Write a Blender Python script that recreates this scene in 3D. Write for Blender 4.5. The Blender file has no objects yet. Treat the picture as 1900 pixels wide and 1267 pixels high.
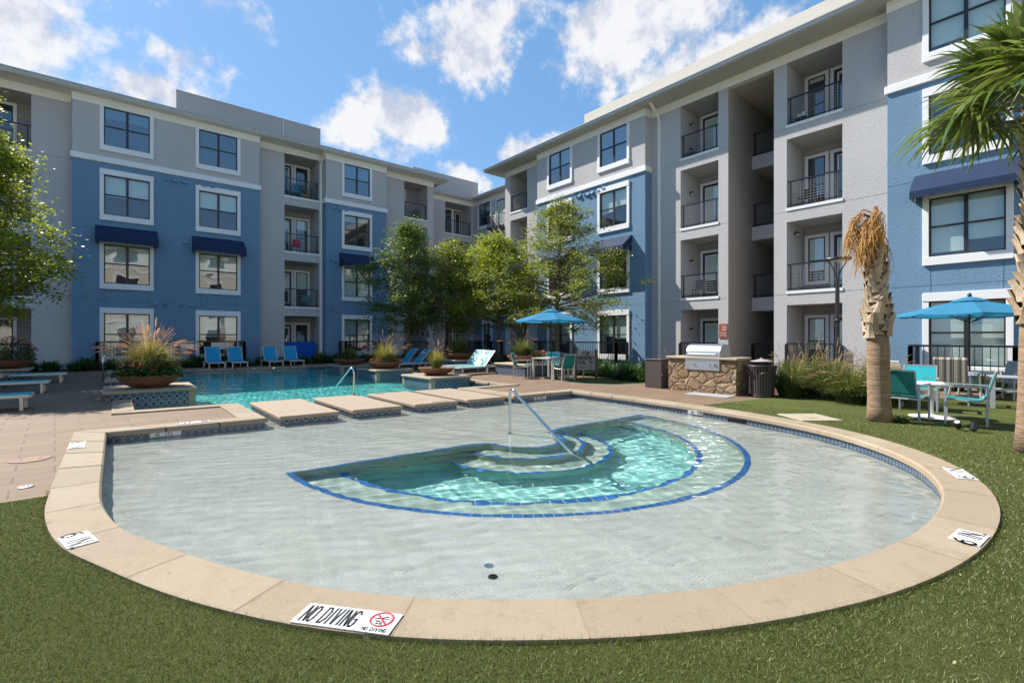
import bpy, bmesh, math, random
import numpy as np
from mathutils import Vector, Matrix
from mathutils.geometry import delaunay_2d_cdt

random.seed(7)
RNG = np.random.default_rng(7)
SC = bpy.context.scene
COL = SC.collection
R = math.radians

# ------------------------------------------------------------------ camera, sky, sun, exposure
# world axes follow the buildings: x runs along the shaded wing, y runs along the sunlit wing
CAM_H = 1.45
FWD = (0.6420, 0.7667)
cam_data = bpy.data.cameras.new('camera')
cam = bpy.data.objects.new('camera', cam_data)
COL.objects.link(cam)
cam.location = (0, 0, CAM_H)
cam.rotation_euler = (R(90), 0, -math.asin(FWD[0]))
cam_data.sensor_width = 36
cam_data.lens = 880 / 1900 * 36
cam_data.shift_y = -7.5 / 1900
cam_data.clip_start = 0.05
cam_data.clip_end = 3000
SC.camera = cam

SUN_TRAVEL = Vector((0.37, -0.90, -1.0)).normalized()
SUN_TO = -SUN_TRAVEL
SUN_EL = math.asin(SUN_TO.z)
SUN_AZ = math.atan2(SUN_TO.x, SUN_TO.y)

sun_data = bpy.data.lights.new('sun', 'SUN')
sun_data.energy = 5.0
sun_data.angle = R(0.5)
sun_data.cycles.is_caustics_light = True
sun_data.color = (1.0, 0.94, 0.86)
sun = bpy.data.objects.new('sun', sun_data)
COL.objects.link(sun)
sun.rotation_euler = SUN_TRAVEL.to_track_quat('-Z', 'Y').to_euler()
sun.location = (0, 0, 60)

SC.view_settings.view_transform = 'Standard'
SC.view_settings.look = 'None'
SC.view_settings.exposure = 1.0
SC.view_settings.gamma = 1
SC.cycles.use_denoising = True
SC.cycles.max_bounces = 8
SC.cycles.transparent_max_bounces = 16
SC.cycles.sample_clamp_indirect = 6
SC.cycles.use_adaptive_sampling = True
SC.cycles.adaptive_threshold = 0.02


class NT:
    """small helper that wires shader nodes"""
    def __init__(self, tree):
        self.t = tree
        self.n = tree.nodes
        self.l = tree.links
        self.n.clear()

    def add(self, kind, **kw):
        nd = self.n.new(kind)
        for k, v in kw.items():
            setattr(nd, k, v)
        return nd

    def put(self, sock, v):
        if isinstance(v, bpy.types.NodeSocket):
            self.l.new(v, sock)
        elif isinstance(v, (tuple, list)) and len(v) == 3 and sock.type == 'RGBA':
            sock.default_value = (*v, 1)
        else:
            sock.default_value = v

    def math(self, op, a, b=None, c=None, clamp=False):
        nd = self.add('ShaderNodeMath', operation=op, use_clamp=clamp)
        for i, v in enumerate((a, b, c)):
            if v is not None:
                self.put(nd.inputs[i], v)
        return nd.outputs[0]

    def vec(self, op, a, b=None, scale=None):
        nd = self.add('ShaderNodeVectorMath', operation=op)
        self.put(nd.inputs[0], a)
        if b is not None:
            self.put(nd.inputs[1], b)
        if scale is not None:
            self.put(nd.inputs['Scale'], scale)
        return nd.outputs['Value'] if op in ('LENGTH', 'DOT_PRODUCT', 'DISTANCE') else nd.outputs[0]

    def mix(self, f, a, b, blend='MIX'):
        nd = self.add('ShaderNodeMix', data_type='RGBA', blend_type=blend)
        self.put(nd.inputs[0], f)
        self.put(nd.inputs[6], a)
        self.put(nd.inputs[7], b)
        return nd.outputs[2]

    def ramp(self, f, lo, hi, a=0.0, b=1.0, smooth=True):
        nd = self.add('ShaderNodeMapRange', interpolation_type='SMOOTHSTEP' if smooth else 'LINEAR')
        for i, v in enumerate((f, lo, hi, a, b)):
            self.put(nd.inputs[i], v)
        return nd.outputs[0]

    def noise(self, co, scale, detail=3, rough=0.5, dist=0.0):
        nd = self.add('ShaderNodeTexNoise')
        if co is not None:
            self.put(nd.inputs['Vector'], co)
        nd.inputs['Scale'].default_value = scale
        nd.inputs['Detail'].default_value = detail
        nd.inputs['Roughness'].default_value = rough
        nd.inputs['Distortion'].default_value = dist
        return nd.outputs['Fac']

    def mapping(self, co, scale=(1, 1, 1), rot=(0, 0, 0), loc=(0, 0, 0)):
        nd = self.add('ShaderNodeMapping')
        self.put(nd.inputs['Vector'], co)
        nd.inputs['Scale'].default_value = scale
        nd.inputs['Rotation'].default_value = rot
        nd.inputs['Location'].default_value = loc
        return nd.outputs[0]

    def objco(self):
        return self.add('ShaderNodeTexCoord').outputs['Object']

    def sep(self, v):
        nd = self.add('ShaderNodeSeparateXYZ')
        self.put(nd.inputs[0], v)
        return nd.outputs

    def comb(self, x, y, z):
        nd = self.add('ShaderNodeCombineXYZ')
        for i, v in enumerate((x, y, z)):
            self.put(nd.inputs[i], v)
        return nd.outputs[0]

    def attr(self, name='rnd'):
        return self.add('ShaderNodeAttribute', attribute_name=name).outputs['Fac']

    def bump(self, h, strength=0.3, dist=0.01, normal=None):
        nd = self.add('ShaderNodeBump')
        self.put(nd.inputs['Height'], h)
        nd.inputs['Strength'].default_value = strength
        nd.inputs['Distance'].default_value = dist
        if normal is not None:
            self.put(nd.inputs['Normal'], normal)
        return nd.outputs[0]

    def principled(self, color, rough=0.6, spec=0.5, metal=0.0, normal=None, **kw):
        nd = self.add('ShaderNodeBsdfPrincipled')
        self.put(nd.inputs['Base Color'], color)
        self.put(nd.inputs['Roughness'], rough)
        self.put(nd.inputs['Specular IOR Level'], spec)
        self.put(nd.inputs['Metallic'], metal)
        if normal is not None:
            self.put(nd.inputs['Normal'], normal)
        for k, v in kw.items():
            self.put(nd.inputs[k], v)
        return nd.outputs[0]

    def schlick(self, f0, normal=None, soft=0.0):
        g = self.add('ShaderNodeNewGeometry')
        c = self.math('ABSOLUTE', self.vec('DOT_PRODUCT', normal if normal is not None else g.outputs['Normal'], g.outputs['Incoming']))
        if soft: c = self.math('ADD', self.math('MULTIPLY', c, 1 - soft), soft)
        p = self.math('POWER', self.math('SUBTRACT', 1.0, c, clamp=True), 5.0)
        return self.math('ADD', self.math('MULTIPLY', p, 1 - f0), f0)

    def out(self, shader):
        o = self.add('ShaderNodeOutputMaterial')
        self.l.new(shader, o.inputs[0])


# ---- sky with cumulus clouds
world = bpy.data.worlds.new('World')
SC.world = world
world.use_nodes = True
w = NT(world.node_tree)
sky = w.add('ShaderNodeTexSky', sky_type='NISHITA', sun_disc=False)
sky.sun_elevation = SUN_EL
sky.sun_rotation = SUN_AZ
sky.air_density = 1.0
sky.dust_density = 0.35
sky.ozone_density = 3.0
wdir = w.add('ShaderNodeTexCoord').outputs['Generated']


def sky_dir(px, py):
    a, b = (px - 950) / 880, (626 - py) / 880
    v = Vector((FWD[0] + a * FWD[1], FWD[1] - a * FWD[0], b))
    return v.normalized()


CLOUDS = [  # picture place it was seen at, angular radius, how much wider than tall, how dense
    (745, 222, .085, 1.9, 1.0), (655, 248, .062, 1.8, 1.0), (735, 285, .05, 2.4, .6), (830, 305, .03, 2.0, .5),
    (880, 70, .12, 1.5, 1.0), (945, 20, .07, 1.6, .9), (790, 95, .05, 1.6, .7), (850, 130, .055, 1.5, .7), (730, 68, .03, 1.5, .55),
    (1130, 70, .11, 1.7, 1.0), (1220, 15, .12, 1.6, 1.0), (1060, 120, .05, 1.6, .6),
    (1210, 145, .05, 3.2, .75), (1330, 105, .07, 2.6, .6), (1465, 20, .05, 1.6, .6), (1180, 165, .03, 3, .5),
    (960, 280, .045, 1.9, .95), (1005, 265, .03, 2.0, .6), (860, 325, .035, 1.6, .95), (900, 345, .035, 1.6, .8),
    (320, 108, .065, 1.7, .62), (205, 78, .035, 1.6, .45), (270, 160, .055, 2.0, .9), (215, 160, .035, 1.8, .7), (360, 175, .035, 2, .6),
    (30, 45, .10, 1.4, 1.0), (-60, 90, .13, 1.5, 1.0), (60, 115, .04, 2, .6), (110, 120, .03, 2.4, .35),
    (400, 8, .05, 2.2, .6), (310, 4, .03, 2.2, .5),
    (-700, 100, .2, 1.8, .8), (2500, 60, .2, 1.8, .8)]
warp = w.noise(wdir, 9.0, 6, 0.6)
warp2 = w.noise(w.vec('ADD', wdir, (3.1, 1.7, 0.4)), 34.0, 5, 0.62)
dens = None
for (px, py, rad, wide, amt) in CLOUDS:
    c = sky_dir(px, py)
    d = w.vec('SUBTRACT', wdir, tuple(c))
    d = w.vec('MULTIPLY', d, (1 / wide, 1 / wide, 1.0))
    m = w.math('MULTIPLY', w.math('SUBTRACT', 1.0, w.math('DIVIDE', w.vec('LENGTH', d), rad * .88)), amt)
    dens = m if dens is None else w.math('SMOOTH_MAX', dens, m, 0.25)
dens = w.math('MAXIMUM', dens, -1.0)
shape = w.math('ADD', dens, w.math('MULTIPLY', w.math('SUBTRACT', warp, 0.5), 1.7))
shape = w.math('ADD', shape, w.math('MULTIPLY', w.math('SUBTRACT', warp2, 0.5), 0.9))
cover = w.ramp(shape, 0.18, 0.68)
lit1 = w.noise(w.vec('ADD', wdir, (0.012, -0.02, -0.035)), 9.0, 6, 0.6)
lit = w.math('SUBTRACT', lit1, warp)
lit = w.ramp(w.math('ADD', w.math('MULTIPLY', lit, -2.2), w.math('MULTIPLY', w.math('SUBTRACT', warp2, .5), .8)), -0.32, 0.25)
cloudcol = w.mix(lit, (3.3, 3.6, 4.3), (5.3, 5.3, 5.4))
skycol = w.mix(0.55, sky.outputs[0], (.95, 2.5, 4.7))
final = w.mix(w.math('MULTIPLY', cover, 0.96), skycol, cloudcol)
bg = w.add('ShaderNodeBackground')
w.put(bg.inputs[0], final)
bg.inputs[1].default_value = 0.09
wo = w.add('ShaderNodeOutputWorld')
w.l.new(bg.outputs[0], wo.inputs[0])


# ------------------------------------------------------------------ scene helpers
def tag(o, label=None, cat=None, group=None, kind=None):
    if label: o['label'] = label
    if cat: o['category'] = cat
    if group: o['group'] = group
    if kind: o['kind'] = kind
    return o


def thing(name, label, cat, loc=(0, 0, 0), rz=0.0, group=None):
    o = bpy.data.objects.new(name, None)
    o.empty_display_size = 0.2
    COL.objects.link(o)
    o.location = loc
    o.rotation_euler = (0, 0, rz)
    return tag(o, label, cat, group)


def copy_tree(o, parent=None):
    c = o.copy()
    COL.objects.link(c)
    if parent is not None:
        c.parent = parent
    for ch in o.children:
        copy_tree(ch, c)
    return c


class MB:
    """collects simple shapes and links them as ONE mesh object"""
    def __init__(self):
        self.v, self.f, self.r, self.m = [], [], [], []
        self.cur = 0.5
        self.mi = 0

    def face(self, pts):
        i = len(self.v)
        self.v.extend([tuple(p) for p in pts])
        self.f.append(tuple(range(i, i + len(pts))))
        self.r.append(self.cur)
        self.m.append(self.mi)

    def faces(self, pts, idx):
        i = len(self.v)
        self.v.extend([tuple(p) for p in pts])
        for q in idx:
            self.f.append(tuple(i + k for k in q))
            self.r.append(self.cur)
            self.m.append(self.mi)

    def box(self, x0, x1, y0, y1, z0, z1, ch=0.0):
        x0, x1 = min(x0, x1), max(x0, x1)
        y0, y1 = min(y0, y1), max(y0, y1)
        z0, z1 = min(z0, z1), max(z0, z1)
        if ch <= 0:
            p = [(x0, y0, z0), (x1, y0, z0), (x1, y1, z0), (x0, y1, z0), (x0, y0, z1), (x1, y0, z1), (x1, y1, z1), (x0, y1, z1)]
            self.faces(p, [(0, 3, 2, 1), (4, 5, 6, 7), (0, 1, 5, 4), (1, 2, 6, 5), (2, 3, 7, 6), (3, 0, 4, 7)])
        else:  # chamfered box
            c = min(ch, (x1 - x0) / 2.01, (y1 - y0) / 2.01, (z1 - z0) / 2.01)
            X, Y, Z = (x0, x1), (y0, y1), (z0, z1)
            P = {}
            pts = []
            for i in (0, 1):
                for j in (0, 1):
                    for k in (0, 1):
                        sx, sy, sz = (1, -1)[i] * c, (1, -1)[j] * c, (1, -1)[k] * c
                        P[i, j, k, 0] = len(pts); pts.append((X[i], Y[j] + sy, Z[k] + sz))
                        P[i, j, k, 1] = len(pts); pts.append((X[i] + sx, Y[j], Z[k] + sz))
                        P[i, j, k, 2] = len(pts); pts.append((X[i] + sx, Y[j] + sy, Z[k]))
            fs = []
            for i in (0, 1):
                q = [P[i, 0, 0, 0], P[i, 1, 0, 0], P[i, 1, 1, 0], P[i, 0, 1, 0]]
                fs.append(q if i else q[::-1])
                q = [P[0, i, 0, 1], P[1, i, 0, 1], P[1, i, 1, 1], P[0, i, 1, 1]]
                fs.append(q[::-1] if i else q)
                q = [P[0, 0, i, 2], P[1, 0, i, 2], P[1, 1, i, 2], P[0, 1, i, 2]]
                fs.append(q if i else q[::-1])
            for a in (0, 1):
                for b in (0, 1):
                    fs.append([P[a, b, 0, 0], P[a, b, 1, 0], P[a, b, 1, 1], P[a, b, 0, 1]])
                    fs.append([P[a, 0, b, 0], P[a, 1, b, 0], P[a, 1, b, 2], P[a, 0, b, 2]])
                    fs.append([P[0, a, b, 1], P[1, a, b, 1], P[1, a, b, 2], P[0, a, b, 2]])
            for i in (0, 1):
                for j in (0, 1):
                    for k in (0, 1):
                        fs.append([P[i, j, k, 0], P[i, j, k, 1], P[i, j, k, 2]])
            self.faces(pts, fs)

    def tube(self, path, rad, n=8, cap=True, flat=1.0):
        path = [Vector(p) for p in path]
        m = len(path)
        rads = rad if isinstance(rad, (list, tuple)) else [rad] * m
        up = Vector((0, 0, 1))
        pts = []
        prev = None
        for i, p in enumerate(path):
            d = (path[min(i + 1, m - 1)] - path[max(i - 1, 0)])
            d = d.normalized() if d.length > 1e-9 else Vector((0, 0, 1))
            if prev is None:
                a = d.cross(up)
                if a.length < 1e-3: a = d.cross(Vector((1, 0, 0)))
            else:
                a = prev - d * prev.dot(d)
                if a.length < 1e-4: a = d.cross(up)
            a.normalize()
            b = d.cross(a)
            prev = a
            for k in range(n):
                t = 2 * math.pi * k / n
                pts.append(p + a * (math.cos(t) * rads[i]) + b * (math.sin(t) * rads[i] * flat))
        fs = []
        for i in range(m - 1):
            for k in range(n):
                k2 = (k + 1) % n
                fs.append((i * n + k, i * n + k2, (i + 1) * n + k2, (i + 1) * n + k))
        if cap:
            fs.append(tuple(range(n))[::-1])
            fs.append(tuple((m - 1) * n + k for k in range(n)))
        self.faces(pts, fs)

    def bar(self, a, b, w, h=None):
        """square bar between two points"""
        h = h or w
        a, b = Vector(a), Vector(b)
        d = (b - a).normalized()
        s = d.cross(Vector((0, 0, 1)))
        if s.length < 1e-3: s = Vector((1, 0, 0))
        s.normalize()
        u = s.cross(d)
        p = []
        for e in (a, b):
            for i, j in ((-1, -1), (1, -1), (1, 1), (-1, 1)):
                p.append(e + s * (i * w / 2) + u * (j * h / 2))
        self.faces(p, [(3, 2, 1, 0), (4, 5, 6, 7), (0, 1, 5, 4), (1, 2, 6, 5), (2, 3, 7, 6), (3, 0, 4, 7)])

    def lathe(self, prof, n=32, c=(0, 0, 0)):
        pts, fs = [], []
        for r, z in prof:
            for k in range(n):
                t = 2 * math.pi * k / n
                pts.append((c[0] + r * math.cos(t), c[1] + r * math.sin(t), c[2] + z))
        for i in range(len(prof) - 1):
            for k in range(n):
                k2 = (k + 1) % n
                fs.append((i * n + k, i * n + k2, (i + 1) * n + k2, (i + 1) * n + k))
        if prof[0][0] > 1e-6: fs.append(tuple(range(n))[::-1])
        if prof[-1][0] > 1e-6: fs.append(tuple((len(prof) - 1) * n + k for k in range(n)))
        self.faces(pts, fs)

    def prism(self, poly, z0, z1):
        n = len(poly)
        p = [(x, y, z0) for x, y in poly] + [(x, y, z1) for x, y in poly]
        self.faces(p, [tuple(range(n))[::-1], tuple(range(n, 2 * n))] + [(i, (i + 1) % n, n + (i + 1) % n, n + i) for i in range(n)])

    def build(self, name, mats, parent=None, off=(0, 0, 0), smooth=False, loc=None):
        me = bpy.data.meshes.new(name)
        vs = [(x - off[0], y - off[1], z - off[2]) for x, y, z in self.v]
        me.from_pydata(vs, [], self.f)
        if not isinstance(mats, (list, tuple)): mats = [mats]
        for m in mats: me.materials.append(m)
        if len(mats) > 1: me.polygons.foreach_set('material_index', self.m)
        at = me.attributes.new('rnd', 'FLOAT', 'FACE')
        at.data.foreach_set('value', self.r)
        if smooth:
            me.polygons.foreach_set('use_smooth', [True] * len(self.f))
        me.update()
        o = bpy.data.objects.new(name, me)
        COL.objects.link(o)
        if parent is not None: o.parent = parent
        if loc is not None: o.location = loc
        return o


def np_mesh(name, V, F, mat, rnd=None, parent=None, smooth=False, loc=None):
    """V (n,3), F (m,k) -> one mesh object"""
    V = np.asarray(V, np.float32)
    F = np.asarray(F, np.int32)
    me = bpy.data.meshes.new(name)
    m, k = F.shape
    me.vertices.add(len(V))
    me.vertices.foreach_set('co', V.ravel())
    me.loops.add(m * k)
    me.loops.foreach_set('vertex_index', F.ravel())
    me.polygons.add(m)
    me.polygons.foreach_set('loop_start', np.arange(0, m * k, k, dtype=np.int32))
    me.polygons.foreach_set('loop_total', np.full(m, k, np.int32))
    if smooth: me.polygons.foreach_set('use_smooth', np.ones(m, bool))
    me.update(calc_edges=True)
    if rnd is not None:
        at = me.attributes.new('rnd', 'FLOAT', 'FACE')
        at.data.foreach_set('value', np.asarray(rnd, np.float32))
    me.materials.append(mat)
    o = bpy.data.objects.new(name, me)
    COL.objects.link(o)
    if parent is not None: o.parent = parent
    if loc is not None: o.location = loc
    return o


def inside(poly, x, y):
    c = False
    n = len(poly)
    for i in range(n):
        x1, y1 = poly[i]
        x2, y2 = poly[(i + 1) % n]
        if (y1 > y) != (y2 > y) and x < (x2 - x1) * (y - y1) / (y2 - y1) + x1:
            c = not c
    return c


def inside_many(poly, x, y):
    c = np.zeros(len(x), bool)
    n = len(poly)
    for i in range(n):
        x1, y1 = poly[i]
        x2, y2 = poly[(i + 1) % n]
        if y1 == y2: continue
        c ^= ((y1 > y) != (y2 > y)) & (x < (x2 - x1) * (y - y1) / (y2 - y1) + x1)
    return c


def tri_regions(loops):
    vs, es = [], []
    for lp in loops:
        i = len(vs)
        vs += [Vector(p) for p in lp]
        es += [(i + k, i + (k + 1) % len(lp)) for k in range(len(lp))]
    r = delaunay_2d_cdt(vs, es, [], 0, 1e-5)
    return [[tuple(r[0][k]) for k in f] for f in r[2]]


def flat(name, tris, z, mat, kind='structure', parent=None):
    mb = MB()
    for t in tris:
        a = (t[1][0] - t[0][0]) * (t[2][1] - t[0][1]) - (t[2][0] - t[0][0]) * (t[1][1] - t[0][1])
        if a < 0: t = t[::-1]
        mb.face([(x, y, z) for x, y in t])
    o = mb.build(name, mat, parent)
    if kind: o['kind'] = kind
    return o


# ------------------------------------------------------------------ materials
MATS = {}


def mat(name, fn):
    m = bpy.data.materials.new(name)
    m.use_nodes = True
    fn(NT(m.node_tree))
    MATS[name] = m
    return m


def simple(name, col, rough=0.5, spec=0.5, metal=0.0, var=0.08, scale=6.0, bump=0.0, bscale=60.0):
    def f(n):
        co = n.objco()
        c = n.mix(n.noise(co, scale, 4), tuple(x * (1 - var) for x in col), tuple(min(1, x * (1 + var)) for x in col))
        nm = n.bump(n.noise(co, bscale, 4), bump, 0.01) if bump else None
        n.out(n.principled(c, rough, spec, metal, nm))
    return mat(name, f)


def stucco(name, col, wear=0.10):
    def f(n):
        co = n.objco()
        big = n.noise(co, 0.35, 4, 0.6)
        mid = n.noise(n.mapping(co, (1, 1, .25)), 1.6, 4, 0.6)
        fine = n.noise(co, 38, 4, 0.65)
        k = n.math('ADD', n.math('MULTIPLY', big, wear), n.math('ADD', n.math('MULTIPLY', mid, wear * .8), n.math('MULTIPLY', fine, wear * 1.3)))
        k = n.math('ADD', n.math('SUBTRACT', k, wear * 1.55), 1.0)
        c = n.vec('SCALE', col, scale=k)
        h = n.math('ADD', n.noise(co, 24, 5, 0.65), n.math('MULTIPLY', n.noise(n.mapping(co, (1, 1, 2.5)), 9, 2), .8))
        n.out(n.principled(c, 0.9, 0.15, 0, n.bump(h, 0.42, 0.026)))
    return mat(name, f)


M_GREY = stucco('grey_stucco', (.47, .455, .45), .15)
M_BLUE = stucco('blue_stucco', (.15, .25, .36), .2)
M_TAUPE = stucco('taupe_stucco', (.36, .33, .305))
M_CREAMW = stucco('cream_wall', (.62, .58, .5))
M_SCREEN = stucco('screen_panel', (.40, .38, .37), .05)
M_TRIM = simple('white_trim', (.74, .74, .74), .55, .3, var=.04, scale=2, bump=.12)
M_FRIEZE = simple('cream_frieze', (.80, .78, .72), .6, .3, var=.05, scale=1.5)
M_SOFFIT = simple('soffit_paint', (.5, .47, .42), .7, .2, var=.04)
M_GUTTER = simple('gutter_metal', (.44, .46, .47), .35, .5, var=.05)
M_ROOF = simple('roof_membrane', (.30, .30, .31), .8, .2, var=.1)
M_DARK = simple('dark_bronze', (.022, .02, .022), .4, .5, var=.1)
M_RAIL = simple('black_railing', (.012, .013, .017), .35, .5, var=.1)
M_CABLE = simple('steel_rod', (.28, .28, .29), .35, .5, .3)
M_NAVY = simple('navy_canvas', (.012, .028, .072), .75, .25, var=.15, scale=3, bump=.15, bscale=200)
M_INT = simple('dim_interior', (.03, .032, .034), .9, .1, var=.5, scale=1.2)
M_BLACK = simple('black_paint', (.01, .01, .012), .35, .5)
M_STEEL = simple('polished_steel', (.62, .62, .62), .18, .5, 1.0, var=.06, scale=20)
M_BRUSH = simple('brushed_steel', (.58, .58, .57), .38, .5, 1.0, var=.08, scale=20)
M_ALU = simple('pale_aluminium', (.52, .50, .46), .38, .5, .2, var=.05)
M_WHITEP = simple('white_plate', (0.5850, 0.5850, 0.5700), .5, .4, var=.04, scale=20)
M_INK = simple('black_ink', (.02, .022, .026), .55, .3)
M_RED = simple('red_ink', (.5, .03, .05), .5, .3)
M_TERRA = simple('terracotta', (.20, .085, .045), .7, .3, var=.35, scale=5, bump=.2, bscale=30)
M_SOIL = simple('soil', (.07, .045, .03), .95, .1, var=.4, scale=30, bump=.5, bscale=60)
M_BROWN = simple('brown_box_paint', (.075, .058, .055), .45, .4, var=.12, scale=3)
M_WOODPOST = simple('grey_wood', (.10, .075, .06), .8, .2, var=.3, scale=12)
M_SIGNGREY = simple('sign_grey', (.30, .27, .26), .7, .2, var=.1, scale=8)
M_REDSIGN = simple('red_sign_paint', (.33, .09, .05), .6, .3)
M_TEAL = simple('teal_sling', (.02, .20, .19), .6, .3, var=.12, scale=8, bump=.1, bscale=300)
M_AQUA = simple('aqua_sling', (.02, .36, .42), .6, .3, var=.1, scale=6, bump=.1, bscale=300)
M_BLUESL = simple('blue_sling', (.012, .25, .44), .6, .3, var=.1, scale=6, bump=.1, bscale=300)
M_TAN = simple('warm_stone_cap', (0.3750, 0.3000, 0.2100), .7, .3, var=.12, scale=8, bump=.2, bscale=60)
M_REDC = simple('red_cushion', (.45, .02, .03), .8, .2)
M_WICK = simple('wicker', (.05, .045, .05), .8, .2, var=.4, scale=60)
M_BULB = simple('frosted_glass', (.7, .68, .6), .3, .5)


def f_siding(n):
    co = n.objco()
    z = n.sep(co)[2]
    k = n.math('FRACT', n.math('MULTIPLY', z, 5.2))
    c = n.mix(n.noise(co, 2, 3), (.30, .28, .275), (.35, .33, .32))
    c = n.mix(n.math('LESS_THAN', k, .07), c, (.17, .16, .155))
    n.out(n.principled(c, .8, .2, 0, n.bump(k, .5, .02)))


M_SIDING = mat('lap_siding', f_siding)


def glass_fn(tint, f0, seed):
    def f(n):
        co = n.objco()
        nm = n.bump(n.noise(n.vec('ADD', co, (seed, seed * 2, 0)), 0.9, 1), .12, .06)
        tr = n.add('ShaderNodeBsdfTransparent')
        n.put(tr.inputs[0], tint)
        gl = n.add('ShaderNodeBsdfGlossy')
        gl.inputs['Roughness'].default_value = .015
        n.put(gl.inputs['Normal'], nm)
        n.put(gl.inputs['Color'], (.95, .97, 1))
        mx = n.add('ShaderNodeMixShader')
        n.put(mx.inputs[0], n.schlick(f0))
        n.l.new(tr.outputs[0], mx.inputs[1])
        n.l.new(gl.outputs[0], mx.inputs[2])
        n.out(mx.outputs[0])
    return f


M_GLASS = mat('window_glass', glass_fn((.80, .90, .88), .15, 0))
M_GLASSB = mat('glass_sky_tint', glass_fn((.30, .48, .58), .24, 4))  # top floor sky reflection put into a blue tint


def f_blind(n):
    z = n.sep(n.objco())[2]
    k = n.math('FRACT', n.math('MULTIPLY', z, 20))
    c = n.mix(k, (.62, .63, .61), (.80, .80, .78))
    n.out(n.principled(c, .7, .2, 0, n.bump(k, .4, .01)))


M_BLIND = mat('slatted_blind', f_blind)


def f_cloth(n):
    co = n.objco()
    k = n.noise(n.mapping(co, (14, 14, .3)), 1, 3)
    n.out(n.principled(n.mix(k, (.36, .36, .35), (.66, .65, .62)), .9, .1))


M_CURTAIN = mat('curtain_cloth', f_cloth)


def f_coping(n):
    co = n.objco()
    r = n.attr()
    c = n.mix(r, (.245, .195, .135), (.33, .27, .195))
    c = n.mix(n.ramp(n.noise(co, 1.3, 5, .65), .35, .72), c, (.275, .215, .148))
    c = n.mix(n.math('MULTIPLY', n.ramp(n.noise(co, 6, 6, .75), .5, .72), .55), c, (.17, .125, .08))
    c = n.mix(n.math('MULTIPLY', n.ramp(n.noise(n.vec('ADD', co, (7, 3, 0)), 2.2, 6, .8), .58, .74), .5), c, (.36, .31, .24))
    fine = n.noise(co, 190, 3, .75)
    c = n.mix(n.math('MULTIPLY', n.ramp(fine, .45, .72), .5), c, (.40, .335, .25))
    c = n.mix(n.math('MULTIPLY', n.ramp(n.noise(n.vec('ADD', co, (1, 9, 0)), 150, 2, .6), .62, .7), .6), c, (.11, .08, .05))
    n.out(n.principled(c, .82, .25, 0, n.bump(n.math('ADD', fine, n.noise(co, 30, 4)), .35, .004)))


M_COPING = mat('cast_stone_coping', f_coping)


def f_travertine(n):
    co = n.objco()
    k = n.noise(n.mapping(co, (2.2, 9, 1)), 2.2, 5, .65)
    c = n.mix(n.ramp(k, .3, .7), (0.2800, 0.2100, 0.1470), (0.3360, 0.2660, 0.1960))
    xy = n.sep(co)
    e = n.math('MINIMUM', n.math('ABSOLUTE', n.math('SUBTRACT', n.math('FRACT', n.math('MULTIPLY', xy[1], 1.9)), .5)), .5)
    c = n.mix(n.math('MULTIPLY', n.math('GREATER_THAN', e, .492), .35), c, (0.2100, 0.1540, 0.1120))
    c = n.mix(n.math('MULTIPLY', n.ramp(n.noise(co, 120, 3, .7), .45, .7), .25), c, (0.2940, 0.2170, 0.1540))
    n.out(n.principled(c, .75, .3, 0, n.bump(n.noise(co, 60, 4), .2, .004)))


M_TRAV = mat('travertine_slab', f_travertine)


def f_paver(n):
    co = n.objco()
    br = n.add('ShaderNodeTexBrick')
    n.put(br.inputs['Vector'], n.mapping(co, (1, 1, 1), (0, 0, R(-4))))
    br.offset = .5
    for k, v in (('Scale', 1.0), ('Mortar Size', .008), ('Mortar Smooth', .3), ('Bias', 0), ('Brick Width', .62), ('Row Height', .31)):
        br.inputs[k].default_value = v
    br.inputs['Color1'].default_value = (.150, .098, .060, 1)
    br.inputs['Color2'].default_value = (.198, .130, .082, 1)
    br.inputs['Mortar'].default_value = (.075, .042, .028, 1)
    c = n.mix(n.math('MULTIPLY', n.noise(co, .6, 5, .65), .5), br.outputs[0], (.18, .132, .092))
    c = n.mix(n.math('MULTIPLY', n.ramp(n.noise(n.mapping(co, (1, 3, 1)), 7, 5, .7), .5, .8), .5), c, (.115, .066, .045))
    c = n.mix(n.math('MULTIPLY', n.ramp(n.noise(n.vec('ADD', co, (4, 8, 0)), 1.7, 6, .75), .55, .75), .4), c, (.27, .20, .15))
    h = n.math('SUBTRACT', n.math('MULTIPLY', n.noise(co, 25, 5, .7), .4), br.outputs['Fac'])
    n.out(n.principled(c, .78, .3, 0, n.bump(h, .5, .008)))


M_PAVER = mat('stamped_pavers', f_paver)


def f_turf(n):
    co = n.objco()
    big = n.noise(co, .55, 4, .6)
    c = n.mix(n.ramp(big, .35, .7), (.058, .080, .016), (.10, .12, .028))
    c = n.mix(n.ramp(n.noise(co, 75, 4, .75), .35, .75), c, (.17, .18, .068))
    n.out(n.principled(c, .9, .1, 0, n.bump(n.noise(co, 130, 4, .8), 1.0, .03)))


M_TURF = mat('turf_base', f_turf)


def leafmat(name, c0, c1, c2, trans=.35, rough=.5, sheen=.3):
    def f(n):
        r = n.attr()
        c = n.mix(n.ramp(r, 0, .55, smooth=False), c0, c1)
        c = n.mix(n.ramp(r, .55, 1, smooth=False), c, c2)
        p = n.principled(c, rough, sheen)
        tl = n.add('ShaderNodeBsdfTranslucent')
        n.put(tl.inputs[0], n.mix(.5, c, (c1[0] * 1.6, c1[1] * 1.5, c1[2] * .6)))
        mx = n.add('ShaderNodeMixShader')
        mx.inputs[0].default_value = trans
        n.l.new(p, mx.inputs[1])
        n.l.new(tl.outputs[0], mx.inputs[2])
        n.out(mx.outputs[0])
    return mat(name, f)


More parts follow.
